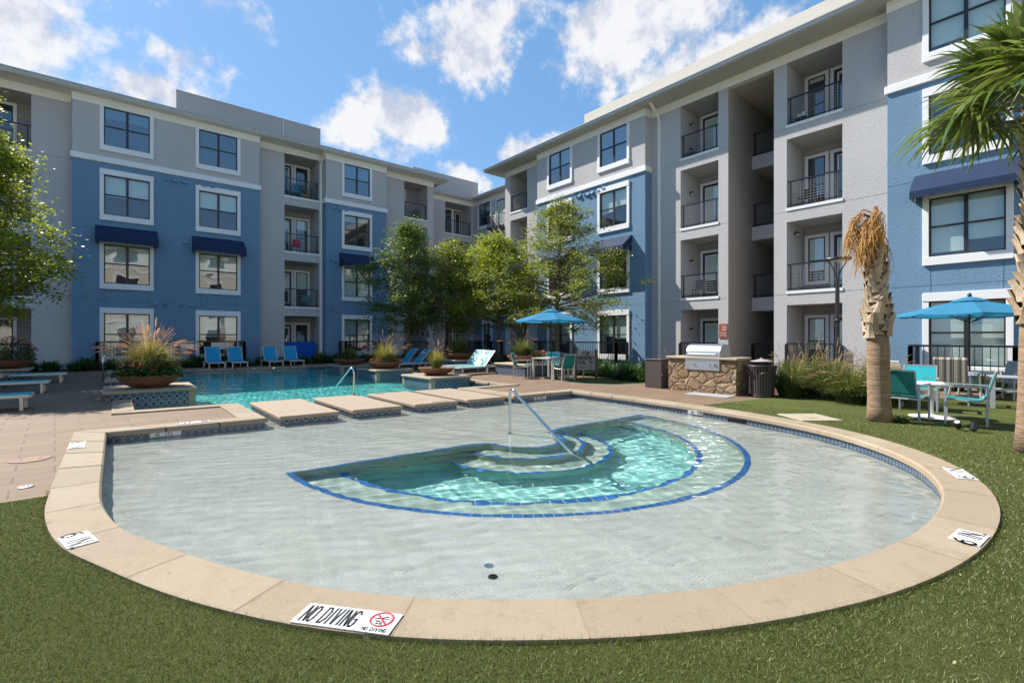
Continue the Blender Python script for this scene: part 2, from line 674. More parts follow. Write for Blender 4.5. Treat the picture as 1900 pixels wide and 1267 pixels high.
M_BLADE = leafmat('turf_blade', (.060, .092, .018), (.125, .16, .036), (.34, .34, .17), .25, .6)
M_LEAFL = leafmat('bright_leaf', (.13, .18, .018), (.24, .29, .03), (.36, .37, .07), .5, .45, .4)
M_LEAFM = leafmat('mid_leaf', (.10, .14, .025), (.19, .225, .045), (.30, .31, .09), .45, .45, .4)
M_LEAFD = leafmat('dark_leaf', (.05, .10, .022), (.11, .165, .035), (.21, .26, .06), .42, .45, .4)
M_SHRUB = leafmat('shrub_leaf', (.018, .05, .012), (.04, .09, .022), (.08, .15, .04), .25, .45)
M_GRASSY = leafmat('fountain_grass_blade', (.10, .13, .025), (.22, .22, .055), (.42, .36, .15), .4, .6)
M_GRASSG = leafmat('green_clump_blade', (.05, .085, .02), (.11, .15, .04), (.22, .22, .08), .35, .6)
M_PLUME = leafmat('pink_plume', (.34, .17, .14), (.48, .28, .22), (.62, .45, .36), .4, .8)
M_PLUMET = leafmat('tan_plume', (.30, .22, .11), (.40, .30, .16), (.50, .40, .24), .4, .8)
M_FRONDG = leafmat('green_frond', (.05, .10, .015), (.12, .175, .035), (.34, .34, .15), .35, .38, .5)
M_FRONDD = leafmat('dry_frond', (.22, .105, .022), (.38, .20, .05), (.52, .33, .12), .35, .6)
M_FLOWER = leafmat('flower_head', (.50, .05, .03), (.62, .14, .04), (.66, .34, .42), .3, .6)
M_LIMB = simple('tree_bark', (.12, .095, .075), .9, .15, var=.35, scale=18, bump=.6, bscale=25)


def f_palmtrunk(n):
    co = n.objco()
    s = n.sep(co)
    k = n.noise(n.mapping(co, (3, 3, 22)), 1.5, 5, .7)
    c = n.mix(n.ramp(k, .3, .7), (0.1674, 0.1116, 0.0713), (0.3100, 0.2232, 0.1488))
    c = n.mix(n.math('MULTIPLY', n.ramp(n.noise(n.mapping(co, (30, 30, 2)), 1, 4, .7), .5, .75), .5), c, (0.1240, 0.0775, 0.0465))
    n.out(n.principled(c, .9, .15, 0, n.bump(k, .8, .02)))


M_PTRUNK = mat('palm_bark', f_palmtrunk)


def f_boot(n):
    co = n.objco()
    r = n.attr()
    c = n.mix(r, (0.2720, 0.1904, 0.1224), (0.4488, 0.3536, 0.2516))
    c = n.mix(n.math('MULTIPLY', n.ramp(n.noise(n.mapping(co, (30, 30, 6)), 1.2, 4, .7), .5, .75), .6), c, (0.1156, 0.0748, 0.0476))
    n.out(n.principled(c, .85, .2, 0, n.bump(n.noise(n.mapping(co, (40, 40, 6)), 1, 4), .5, .01)))


M_BOOT = mat('palm_boot', f_boot)


def f_stone(n):
    co = n.objco()
    sc = n.mapping(co, (1, 1, 1.25))
    nz = n.add('ShaderNodeTexNoise')
    n.put(nz.inputs['Vector'], co)
    nz.inputs['Scale'].default_value = 5
    nz.inputs['Detail'].default_value = 3
    wv = n.vec('ADD', sc, n.vec('SCALE', nz.outputs['Color'], scale=.22))
    v1 = n.add('ShaderNodeTexVoronoi', feature='DISTANCE_TO_EDGE')
    v1.inputs['Scale'].default_value = 3.6
    n.put(v1.inputs['Vector'], wv)
    v2 = n.add('ShaderNodeTexVoronoi', feature='F1')
    v2.inputs['Scale'].default_value = 3.6
    n.put(v2.inputs['Vector'], wv)
    r = n.sep(v2.outputs['Color'])[0]
    c = n.mix(r, (0.2080, 0.1280, 0.0680), (0.3680, 0.2720, 0.1760))
    c = n.mix(n.math('MULTIPLY', n.ramp(n.noise(co, 14, 5, .7), .4, .7), .6), c, (0.2400, 0.1440, 0.0800))
    joint = n.ramp(n.math('ADD', v1.outputs['Distance'], n.math('MULTIPLY', n.math('SUBTRACT', n.noise(co, 26, 4), .5), .07)), .0, .045)
    c = n.mix(joint, (.19, .15, .11), c)
    h = n.math('ADD', n.math('MULTIPLY', n.ramp(v1.outputs['Distance'], 0, .16), 1.0), n.math('MULTIPLY', n.noise(co, 22, 5, .7), .5))
    n.out(n.principled(c, .85, .2, 0, n.bump(h, 1.0, .05)))


M_STONE = mat('rubble_stone', f_stone)


def tilefn(size, rows):
    def f(n):
        co = n.objco()
        x, y, z = n.sep(co)
        u = n.math('DIVIDE', n.math('ADD', x, y), size)
        v = n.math('DIVIDE', n.math('ADD', z, .0), size)
        fu = n.math('ABSOLUTE', n.math('SUBTRACT', n.math('FRACT', u), .5))
        fv = n.math('ABSOLUTE', n.math('SUBTRACT', n.math('FRACT', v), .5))
        d = n.math('ADD', fu, fv)
        c = n.mix(n.math('LESS_THAN', d, .30), (.05, .08, .13), (.006, .012, .045))
        white = n.math('MULTIPLY', n.math('GREATER_THAN', d, .33), n.math('LESS_THAN', d, .47))
        c = n.mix(white, c, (.25, .28, .30))
        if rows:
            band = n.math('GREATER_THAN', z, rows)
            c = n.mix(band, c, (.010, .018, .05))
            g = n.math('MULTIPLY', band, n.math('LESS_THAN', fu, .04))
            c = n.mix(g, c, (.3, .32, .33))
        n.out(n.principled(c, .15, .5))
    return f


M_TILE = mat('diamond_tile', tilefn(.15, None))
M_TILES = mat('waterline_tile', tilefn(.10, -.055))


def f_band(n):
    co = n.objco()
    c = n.mix(n.attr(), (.012, .085, .26), (.025, .15, .42))
    c = n.mix(n.ramp(n.noise(co, 30, 3), .4, .7), c, (.02, .11, .34))
    n.out(n.principled(c, .3, .5))


M_BAND = mat('blue_edge_tile', f_band)


def plaster(name, c0, c1):
    def f(n):
        co = n.objco()
        k = n.noise(co, 70, 4, .7)
        c = n.mix(n.ramp(k, .3, .7), c0, c1)
        c = n.mix(n.math('MULTIPLY', n.ramp(n.noise(co, .9, 4), .4, .7), .3), c, tuple(v * .86 for v in c0))
        n.out(n.principled(c, .7, .2, 0, n.bump(k, .3, .004)))
    return mat(name, f)


M_PEBBLE = plaster('pebble_plaster', (.37, .37, .335), (.51, .51, .47))
M_BENCHP = plaster('bench_plaster', (.28, .36, .31), (.38, .45, .40))
M_SPAP = plaster('spa_plaster', (.22, .50, .455), (.32, .61, .56))
M_POOLP = plaster('pool_plaster', (.085, .50, .48), (.14, .60, .56))


def f_water(n):
    g = n.add('ShaderNodeBsdfGlass')
    g.inputs['IOR'].default_value = 1.333
    g.inputs['Roughness'].default_value = 0.0
    n.put(g.inputs['Color'], (.97, 1.0, 1.0))
    n.out(g.outputs[0])


M_WATER = mat('rippled_water', f_water)


def f_umb(n):
    co = n.objco()
    c = n.mix(n.noise(co, 3, 4), (.035, .19, .34), (.05, .24, .41))
    p = n.principled(c, .8, .2)
    tl = n.add('ShaderNodeBsdfTranslucent')
    n.put(tl.inputs[0], (.04, .30, .50))
    mx = n.add('ShaderNodeMixShader')
    mx.inputs[0].default_value = .3
    n.l.new(p, mx.inputs[1])
    n.l.new(tl.outputs[0], mx.inputs[2])
    n.out(mx.outputs[0])


M_UMB = mat('blue_canvas', f_umb)


def f_stripe(n):
    x, y, z = n.sep(n.objco())
    k = n.math('FRACT', n.math('MULTIPLY', y, 8.5))
    k2 = n.math('FRACT', n.math('MULTIPLY', y, 21))
    c = n.mix(n.math('LESS_THAN', k, .45), (.10, .08, .065), (.36, .31, .24))
    c = n.mix(n.math('LESS_THAN', k2, .22), c, (.20, .22, .21))
    n.out(n.principled(c, .9, .1))


M_STRIPE = mat('striped_cloth', f_stripe)


def f_ground(n):
    co = n.objco()
    n.out(n.principled(n.mix(n.noise(co, .3, 5), (.16, .14, .11), (.26, .23, .19)), .95, .1))


M_GROUND = mat('bare_ground', f_ground)
M_MULCH = simple('bark_mulch', (.085, .05, .035), .95, .1, var=.5, scale=25, bump=.9, bscale=40)
M_CONC = simple('pale_concrete', (0.3500, 0.3010, 0.2310), .8, .2, var=.1, scale=10, bump=.2, bscale=80)
#@@PART2


# ------------------------------------------------------------------ ground, pools, coping
def row(s):           # the line of stepping stones runs slightly askew to the wings
    return 9.13 - 0.072 * (s - 3)


def far_edge(s):
    return 25.2 - 0.12 * (s - 3)


CURVE = [(-.08, 6.2), (-.06, 5.4), (.06, 4.62), (.27, 4.05), (.62, 3.28), (1.07, 2.6), (1.65, 2.02), (2.44, 1.46), (3.4, 1.03), (4.4, .8),
         (5.4, .77), (6.3, .93), (7.12, 1.30), (7.85, 1.92), (8.42, 2.75), (8.82, 3.9), (9.06, 5.2), (9.2, 6.6)]


CURVE = [(x + .055 * (x - 4.5) / 4.7, y - .045 * (1 if y < 2.2 else (3.4 - min(y, 3.4)) / 1.2)) for x, y in CURVE]


def catmull(pts, m=5):
    out = []
    for i in range(len(pts) - 1):
        p0, p1, p2, p3 = (Vector(pts[max(0, min(len(pts) - 1, k))]) for k in (i - 1, i, i + 1, i + 2))
        for k in range(m):
            t = k / m
            out.append(tuple(0.5 * ((2 * p1) + (p2 - p0) * t + (2 * p0 - 5 * p1 + 4 * p2 - p3) * t * t + (3 * p1 - p0 - 3 * p2 + p3) * t ** 3)))
    out.append(tuple(pts[-1]))
    return out


# the water's edge, anticlockwise; each corner carries the coping width of the side that follows
LOOP, WID = [], []


def addp(p, wd):
    LOOP.append(tuple(p))
    WID.append(wd)


addp((-.13, row(-.08) + .02), .34)
for p in catmull(CURVE): addp(p, .325)
addp((9.33, row(9.28) - .02), .36)
addp((7.44, row(7.44)), .36)
addp((7.44, row(7.44) + 2.42), .30)
addp((9.05, row(9.05) + 2.42), .30)
addp((9.05, far_edge(9.05)), .32)
addp((.27, far_edge(.27)), .32)
addp((.27, row(.27) + 2.5), .30)
addp((2.03, row(2.03) + 2.5), .36)
addp((2.03, row(2.03)), .36)
NL = len(LOOP)


def offset_loop(loop, dists):
    """outward offset of an anticlockwise loop, one distance per side"""
    n = len(loop)
    out = []
    for i in range(n):
        p, a, b = Vector(loop[i]), Vector(loop[i - 1]), Vector(loop[(i + 1) % n])
        d1, d2 = (p - a).normalized(), (b - p).normalized()
        n1, n2 = Vector((d1.y, -d1.x)), Vector((d2.y, -d2.x))
        w1, w2 = dists[i - 1], dists[i]
        den = n1.x * n2.y - n1.y * n2.x
        if abs(den) < .12:
            q = p + (n1 * w1 + n2 * w2) * .5
        else:  # meet of the two offset sides
            c1, c2 = n1.dot(p) + w1, n2.dot(p) + w2
            q = Vector(((c1 * n2.y - c2 * n1.y) / den, (n1.x * c2 - n2.x * c1) / den))
        out.append((q.x, q.y))
    return out


def sided(vals):
    return [vals] * NL if not isinstance(vals, list) else vals


OUTER = offset_loop(LOOP, WID)
LIP = offset_loop(LOOP, [-.035] * NL)
COPZ = .03

# coping stones: one mesh, a stone every 0.75 m or so, narrow joints between them
NC = len(catmull(CURVE))
mb = MB()
jm = MB()
acc = 0
for i in range(NL):
    a, b = Vector(LIP[i]), Vector(LIP[(i + 1) % NL])
    A, B = Vector(OUTER[i]), Vector(OUTER[(i + 1) % NL])
    L = (b - a).length
    curved = 1 <= i < NC
    m = 1 if curved else max(1, round(L / .8))
    for k in range(m):
        if not curved or acc > .78:
            mb.cur = random.random()
            if curved:
                acc = 0
                c, d = a.lerp(A, .05), A
                n = (d - c).normalized(); s = Vector((-n.y, n.x)) * .0045
                jm.face([(c.x - s.x, c.y - s.y, COPZ + .0015), (d.x - s.x, d.y - s.y, COPZ + .0015), (d.x + s.x, d.y + s.y, COPZ + .0015), (c.x + s.x, c.y + s.y, COPZ + .0015)])
        acc += L / m
        f0, f1 = k / m, (k + 1) / m
        gap = .003 / max(L / m, .1) if not curved else 0
        p = [a.lerp(b, f0 + gap), a.lerp(b, f1 - gap), A.lerp(B, f1 - gap), A.lerp(B, f0 + gap)]
        q0 = p[0].lerp(p[3], .05); q1 = p[1].lerp(p[2], .05)
        mb.face([(p[0].x, p[0].y, COPZ - .022), (p[1].x, p[1].y, COPZ - .022), (q1.x, q1.y, COPZ), (q0.x, q0.y, COPZ)][::-1])
        mb.face([(q0.x, q0.y, COPZ), (q1.x, q1.y, COPZ), (p[2].x, p[2].y, COPZ), (p[3].x, p[3].y, COPZ)][::-1])
        mb.face([(p[0].x, p[0].y, -.045), (p[1].x, p[1].y, -.045), (p[1].x, p[1].y, COPZ - .022), (p[0].x, p[0].y, COPZ - .022)])
        mb.face([(p[0].x, p[0].y, -.045), (p[1].x, p[1].y, -.045), (p[2].x, p[2].y, -.045), (p[3].x, p[3].y, -.045)])
        mb.face([(p[3].x, p[3].y, -.09), (p[2].x, p[2].y, -.09), (p[2].x, p[2].y, COPZ), (p[3].x, p[3].y, COPZ)])
pool_edge = tag(mb.build('pool_coping', M_COPING), kind='structure')
M_JOINT = simple('sandy_joint', (.27, .20, .145), .9, .1, var=.2, scale=20)
jm.build('joint', M_JOINT, pool_edge)

# tile band and plaster wall under the coping
mb = MB()
mw = MB()
for i in range(NL):
    a, b = LOOP[i], LOOP[(i + 1) % NL]
    zb = -.27 if (i <= len(catmull(CURVE)) + 1 or i == NL - 1) else -.34
    mb.face([(a[0], a[1], zb), (b[0], b[1], zb), (b[0], b[1], -.045), (a[0], a[1], -.045)])
    mw.face([(a[0], a[1], -1.26), (b[0], b[1], -1.26), (b[0], b[1], zb), (a[0], a[1], zb)])
tag(mb.build('waterline_tiles', M_TILES), kind='structure')
tag(mw.build('pool_wall', M_POOLP), kind='structure')

WZ = -.125
SPC = (4.95, 5.85)
SPR = 3.32
NOTCH = (5.0, 5.92)
NR = .66


def spa_outline(r, notch, n=56, top=0.0):
    """big half disc open to +y with a rounded bay of radius notch pushed in from its straight side"""
    pts = []
    for k in range(n + 1):
        t = math.pi + math.pi * k / n
        pts.append((SPC[0] + r * math.cos(t), SPC[1] + r * math.sin(t) + (.10 if k in (0,) else 0) - .05 * math.cos(t)))
    y0 = SPC[1] + top
    fil = .34
    # along the straight side from right to the bay
    pts.append((NOTCH[0] + notch + fil, y0 - .02))
    for k in range(1, 6):
        t = math.pi / 2 * (k / 6)
        pts.append((NOTCH[0] + notch + fil - fil * math.sin(t), y0 - .02 - fil * .45 * (1 - math.cos(t))))
    for k in range(19):
        t = -math.pi * k / 18
        pts.append((NOTCH[0] + notch * math.cos(t), y0 - .17 + notch * math.sin(t)))
    for k in range(5, 0, -1):
        t = math.pi / 2 * (k / 6)
        pts.append((NOTCH[0] - notch - fil + fil * math.sin(t), y0 - .02 - fil * .45 * (1 - math.cos(t))))
    pts.append((NOTCH[0] - notch - fil, y0 - .02))
    return pts


SPA0 = spa_outline(SPR, NR)
SPA1 = spa_outline(2.72, .98)
SPA2 = spa_outline(2.70, 1.32)
LEDGE_END = [(9.28, row(9.28) + 2.6), (-.08, row(-.08) + 2.6)]
ledge = [LOOP[0]] + LOOP[1:len(catmull(CURVE)) + 2] + [(9.28, row(9.28) + .1), (9.28, row(9.28) + 2.5), (-.08, row(-.08) + 2.5)]
cent = lambda t: (sum(p[0] for p in t) / 3, sum(p[1] for p in t) / 3)
tris = tri_regions([ledge, SPA0])
flat('shallow_pool_floor', [t for t in tris if inside(ledge, *cent(t)) and not inside(SPA0, *cent(t))], -.27, M_PEBBLE)
tris = tri_regions([SPA0, SPA1])
flat('spa_bench', [t for t in tris if inside(SPA0, *cent(t)) and not inside(SPA1, *cent(t))], -.56, M_BENCHP)
tris = tri_regions([SPA1, SPA2])
flat('spa_step', [t for t in tris if inside(SPA1, *cent(t)) and not inside(SPA2, *cent(t))], -.80, M_BENCHP)
tris = tri_regions([SPA2])
flat('spa_floor', [t for t in tris if inside(SPA2, *cent(t))], -1.15, M_SPAP)


def skirt(mb, lp, z0, z1):
    for i in range(len(lp)):
        a, b = lp[i], lp[(i + 1) % len(lp)]
        mb.face([(a[0], a[1], z0), (b[0], b[1], z0), (b[0], b[1], z1), (a[0], a[1], z1)])


mb = MB(); skirt(mb, SPA0, -.56, -.27); skirt(mb, SPA1, -.80, -.56)
tag(mb.build('spa_bench_wall', M_BENCHP), kind='structure')
mb = MB(); skirt(mb, SPA2, -1.15, -.80)
tag(mb.build('spa_wall', M_SPAP), kind='structure')
# blue edge tiles round the bench lines, single tiles with thin joints
mb = MB()


def edge_tiles(lp, wd, z, step=.105):
    n = len(lp)
    area = sum(lp[i][0] * lp[(i + 1) % n][1] - lp[(i + 1) % n][0] * lp[i][1] for i in range(n))
    sg = 1 if area > 0 else -1
    off = offset_loop(lp if sg > 0 else lp[::-1], [wd] * n)
    if sg < 0: off = off[::-1]
    for i in range(n):
        a, b, A, B = Vector(lp[i]), Vector(lp[(i + 1) % n]), Vector(off[i]), Vector(off[(i + 1) % n])
        m = max(1, round((b - a).length / step))
        for k in range(m):
            mb.cur = random.random()
            f0, f1 = (k + .04) / m, (k + .96) / m
            q = [a.lerp(b, f0), a.lerp(b, f1), A.lerp(B, f1), A.lerp(B, f0)]
            mb.face([(p.x, p.y, z) for p in q])


edge_tiles(SPA0, .075, -.266)
edge_tiles(SPA1, .075, -.556)
edge_tiles(SPA2[57:], .07, -.796)
tag(mb.build('spa_edge_tiles', M_BAND), kind='structure')

main = [(-.2, row(-.2) + 2.5), (9.3, row(9.3) + 2.5), (9.3, 25.6), (-.2, 25.6)]
flat('main_pool_floor', [(main[0], main[1], main[2]), (main[0], main[2], main[3])], -1.25, M_POOLP)
mb = MB()
mb.face([(-.2, row(-.2) + 2.5, -1.25), (9.3, row(9.3) + 2.5, -1.25), (9.3, row(9.3) + 2.5, -.27), (-.2, row(-.2) + 2.5, -.27)])
tag(mb.build('ledge_riser', M_POOLP), kind='structure')
# water: a real rippled surface, finer near the camera, tucked just under the coping
def ripples(x, y):
    rg = np.random.default_rng(21)
    z = np.zeros_like(x)
    for k in range(26):
        lam = .15 * 1.12 ** k
        if lam > 1.4: break
        th = rg.normal(.55, 1.0)
        amp = .00068 if lam < .2 else .00068 * (lam / .2) ** .35
        px, py, q1, q2 = rg.uniform(0, 6.28, 4)
        wob = .5 * np.sin(x * 2.2 / max(lam, .3) * .6 + q1) + .5 * np.sin(y * 2.6 / max(lam, .3) * .6 + q2)
        z += amp * np.sin((np.cos(th) * x + np.sin(th) * y) * 2 * np.pi / lam + px + 1.4 * wob)
    return z


WOUT = np.array(offset_loop(LOOP, [.06] * NL))


def water_grid(xs, ys):
    X, Y = np.meshgrid(xs, ys)
    Z = WZ + ripples(X, Y)
    V = np.stack([X, Y, Z], -1).reshape(-1, 3)
    nx, ny = len(xs), len(ys)
    I = np.arange(nx * ny).reshape(ny, nx)
    F = np.stack([I[:-1, :-1], I[:-1, 1:], I[1:, 1:], I[1:, :-1]], -1).reshape(-1, 4)
    C = V[F].mean(1)
    keep = inside_many([tuple(p) for p in WOUT], C[:, 0], C[:, 1])
    return V, F[keep]


ys = np.concatenate([np.arange(.5, 9.6, .024), np.arange(9.6, 25.4, .06)])
V, F = water_grid(np.arange(-.2, 9.5, .026), ys)
pw = np_mesh('pool_water', V, F, M_WATER, smooth=True)
pw['kind'] = 'structure'
pw.cycles.is_caustics_caster = True
for o in SC.objects:
    if o.type == 'MESH' and o.name.split('.')[0] in ('shallow_pool_floor', 'spa_bench', 'spa_step', 'spa_floor', 'spa_bench_wall', 'spa_wall', 'spa_edge_tiles', 'main_pool_floor', 'pool_wall', 'waterline_tiles', 'ledge_riser', 'tiled_base', 'tiled_side'):
        o.cycles.is_caustics_receiver = True

# land: pavers, turf, bare ground
TURF = [(-26, -26), (16.5, -26), (16.5, .9), (14.4, 2.6), (13.3, 4.6), (12.2, 4.72), (9.55, 5.14), (9.2, 4.4), (5, 5), (1, 5.4), (-.3, 6.03), (-26, 6.1)]
PATCH = [(11.1, 10.5), (11.6, 9.1), (12.7, 8.6), (13.6, 10.2), (12.4, 11.4)]
BIG = [(-30, -30), (40, -30), (40, 45), (-30, 45)]
# make the turf line follow the outside of the coping
tris = tri_regions([BIG, TURF, OUTER, PATCH])
deck, turf, patch = [], [], []
for t in tris:
    c = cent(t)
    if inside(OUTER, *c): continue
    if inside(PATCH, *c): patch.append(t)
    elif inside(TURF, *c): turf.append(t)
    else: deck.append(t)
flat('paver_deck', deck, 0.0, M_PAVER)
flat('turf_lawn', turf + patch, .010, M_TURF)
hole = [(-.25, .95), (9.2, .95), (9.2, 25), (-.25, 25)]
huge = [(-1500, -1500), (1500, -1500), (1500, 1500), (-1500, 1500)]
hole2 = [(-29, -29), (39, -29), (39, 44), (-29, 44)]
tris = tri_regions([huge, hole2])
flat('ground', [t for t in tris if not inside(hole2, *cent(t))], -.02, M_GROUND)
# mulch beds along the two wings and between the trees
for k, poly in enumerate(([(-8, 27.5), (16.8, 26.6), (19.6, 27.2), (19.6, 32.4), (17.9, 32.4), (17.9, 29.4), (-8, 29.4)],
                          [(13.2, 4.9), (14.6, 2.8), (19.9, 2.8), (19.9, 21), (15.5, 20.6), (13.6, 10.0), (12.75, 7.6)])):
    t = tri_regions([poly])
    flat('planting_bed', [x for x in t if inside(poly, *cent(x))], .012, M_MULCH)

# turf blades, thick near the camera
def blades(n, x0, x1, y0, y1, dens_fn, h0, h1):
    x = RNG.uniform(x0, x1, n); y = RNG.uniform(y0, y1, n)
    d = np.hypot(x, y)
    keep = RNG.random(n) < dens_fn(d)
    x, y, d = x[keep], y[keep], d[keep]
    ok = inside_many(TURF, x, y) & ~inside_many(OUTG, x, y)
    return x[ok], y[ok], d[ok]


OUTG = offset_loop(OUTER, [.002] * NL)
xs, ys, ds = [], [], []
for args in ((520000, -3.2, 3.4, .6, 6.0), (520000, 2.4, 10.5, -1.6, 5.2)):
    a, b, c = blades(*args, lambda d: np.clip((3.6 / np.maximum(d, 2.0)) ** 1.7, .06, 1) * (d < 12), .02, .04)
    xs.append(a); ys.append(b); ds.append(c)
x, y, d = np.concatenate(xs), np.concatenate(ys), np.concatenate(ds)
fx, fy = FWD[0] * x + FWD[1] * y, FWD[1] * x - FWD[0] * y
vis = (fx > 1.2) & (np.abs(fy) < fx * 1.16 + .3)
x, y, d = x[vis], y[vis], d[vis]
n = len(x)
hgt = RNG.uniform(.018, .033, n)
wd = RNG.uniform(.0012, .0024, n) * np.clip(d / 3.0, 1, 2.6)
ang = RNG.uniform(0, 2 * np.pi, n); lean = RNG.uniform(.1, .9, n); la = RNG.normal(2.4, 1.8, n)
V = np.zeros((n, 3, 3), np.float32)
V[:, 0] = np.stack([x - np.cos(ang) * wd, y - np.sin(ang) * wd, np.full(n, .008)], 1)
V[:, 1] = np.stack([x + np.cos(ang) * wd, y + np.sin(ang) * wd, np.full(n, .008)], 1)
V[:, 2] = np.stack([x + np.cos(la) * lean * hgt, y + np.sin(la) * lean * hgt, hgt], 1)
# a fringe of longer blades leaning over the edge of the coping
fr = []
for i in range(1, NC):
    a, b = Vector(OUTER[i]), Vector(OUTER[i + 1])
    for k in range(int((b - a).length * 420)):
        p = a.lerp(b, random.random())
        fr.append((p.x, p.y))
fr = np.array(fr)
cen = np.array([4.6, 5.2])
dv = fr - cen; dv /= np.linalg.norm(dv, axis=1)[:, None]
k = len(fr)
p0 = fr + dv * RNG.uniform(.002, .03, k)[:, None]
h2 = RNG.uniform(.02, .048, k); sw = np.stack([-dv[:, 1], dv[:, 0]], 1) * .0014
tip = p0 - dv * (RNG.uniform(-.4, .7, k) * h2)[:, None] + sw / .0014 * (RNG.normal(0, .4, k) * h2)[:, None]
V2 = np.zeros((k, 3, 3), np.float32)
V2[:, 0, :2] = p0 - sw; V2[:, 1, :2] = p0 + sw; V2[:, 2, :2] = tip
V2[:, :2, 2] = .008; V2[:, 2, 2] = h2 + .008
V = np.concatenate([V, V2]); n = len(V)
tag(np_mesh('turf_grass', V.reshape(-1, 3), np.arange(n * 3).reshape(-1, 3), M_BLADE, RNG.random(n)), kind='stuff')

# ------------------------------------------------------------------ stepping stones and plinths in the water
for k, (s0, s1) in enumerate(((2.26, 3.32), (3.56, 4.60), (4.86, 5.91), (6.14, 7.20))):
    lab = ('pale stone stepping slab in the pool nearest the left deck', 'pale stone stepping slab between the leftmost slab and the one with two dark marks',
           'pale stone stepping slab with short black lettering on its edges', 'pale stone stepping slab nearest the right deck behind the curved handrail')[k]
    t = thing('stepping_slab', lab, 'stepping stone', ((s0 + s1) / 2, row((s0 + s1) / 2) + 1.24, -.27), 0, 'stepping slabs between the two pools')
    hw, hl = (s1 - s0) / 2, 1.24
    def askew(m):
        m.v = [(x, y - .072 * x, z) for x, y, z in m.v]
        return m
    m = MB(); m.box(-hw, hw, -hl, hl, .225, .30, .014); askew(m).build('slab', M_TRAV, t)
    m = MB(); m.box(-hw + .035, hw - .035, -hl + .035, hl - .035, 0.0, .226)
    askew(m).build('tiled_base', M_TILE, t)
    if k == 2:
        for yy, n0, x0 in ((-hl + .12, 7, -.05), (hl - .12, 4, -.36)):
            m = MB()
            for q in range(n0):
                m.box(x0 + q * .06, x0 + q * .06 + (.035, .028, .04)[q % 3], yy - .035, yy + .035, .300, .302)
            askew(m).build('lettering', M_INK, t)


def plinth(name, label, x0, x1, y0, y1, top, bot, group, cap=M_TRAV, over=.05):
    t = thing(name, label, 'plinth', ((x0 + x1) / 2, (y0 + y1) / 2, bot), 0, group)
    hx, hy = (x1 - x0) / 2, (y1 - y0) / 2
    m = MB(); m.box(-hx, hx, -hy, hy, top - bot - .07, top - bot, .018); m.build('stone_cap', cap, t)
    m = MB(); m.box(-hx + over, hx - over, -hy + over, hy - over, 0, top - bot - .069); m.build('tiled_side', M_TILE, t)
    if bot < -.5:
        sx = 1 if x0 < 3 else -1
        for sy in (-1, 1):
            m = MB(); cx, cy = sx * (hx - over - .065), sy * (hy - over - .065)
            m.box(cx - .07, cx + .07, cy - .07, cy + .07, 0, top - bot - .0695); m.build('corner_post', M_TRAV, t)
    return t


PG = 'tiled plinths along the main pool'
plinth('pool_plinth', 'tiled stone plinth under the big fountain grass bowl on the left pool edge', -.22, 1.58, 14.0, 15.8, .22, -1.24, PG)
plinth('pool_plinth', 'tiled stone plinth just behind the big grass bowl on the left pool edge', -.22, 1.55, 17.75, 19.5, .22, -1.24, PG)
plinth('pool_plinth', 'tiled stone plinth farthest away on the left pool edge', -.22, 1.5, 21.7, 23.4, .22, -1.24, PG)
plinth('pool_plinth', 'tiled stone plinth nearest the stepping slabs holding a wide bowl with one grass tuft', 7.45, 9.02, 12.8, 14.8, .20, -1.24, PG)
plinth('pool_plinth', 'tiled stone plinth behind the pool handrail holding a bowl of grass and yellow flowers', 7.48, 9.05, 16.85, 18.8, .22, -1.24, PG)
plinth('pool_plinth', 'tiled stone plinth in shade at the far right pool corner', 7.4, 9.0, 20.3, 22.3, .22, -1.24, PG)
BG = 'tiled raised beds on the paver deck'
plinth('raised_bed', 'tiled raised bed behind the dining set under the blue umbrella', 11.45, 13.2, 12.95, 14.8, .46, 0, BG, M_TAN)
plinth('raised_bed', 'tiled raised bed behind the two patterned aqua loungers', 11.3, 13.0, 17.2, 19.2, .46, 0, BG, M_TAN)
plinth('raised_bed', 'tiled raised bed in shade under the dark tree', 10.2, 12.0, 21.2, 22.8, .36, 0, BG, M_TAN)
plinth('raised_bed', 'tiled raised bed at the left picture edge below orange flowers', -4.6, -2.2, 22.6, 24.0, .40, 0, BG, M_TAN)
plinth('raised_bed', 'tiled raised bed at the left picture edge between two aqua loungers', -4.2, -2.35, 18.9, 20.2, .40, 0, BG, M_TAN)


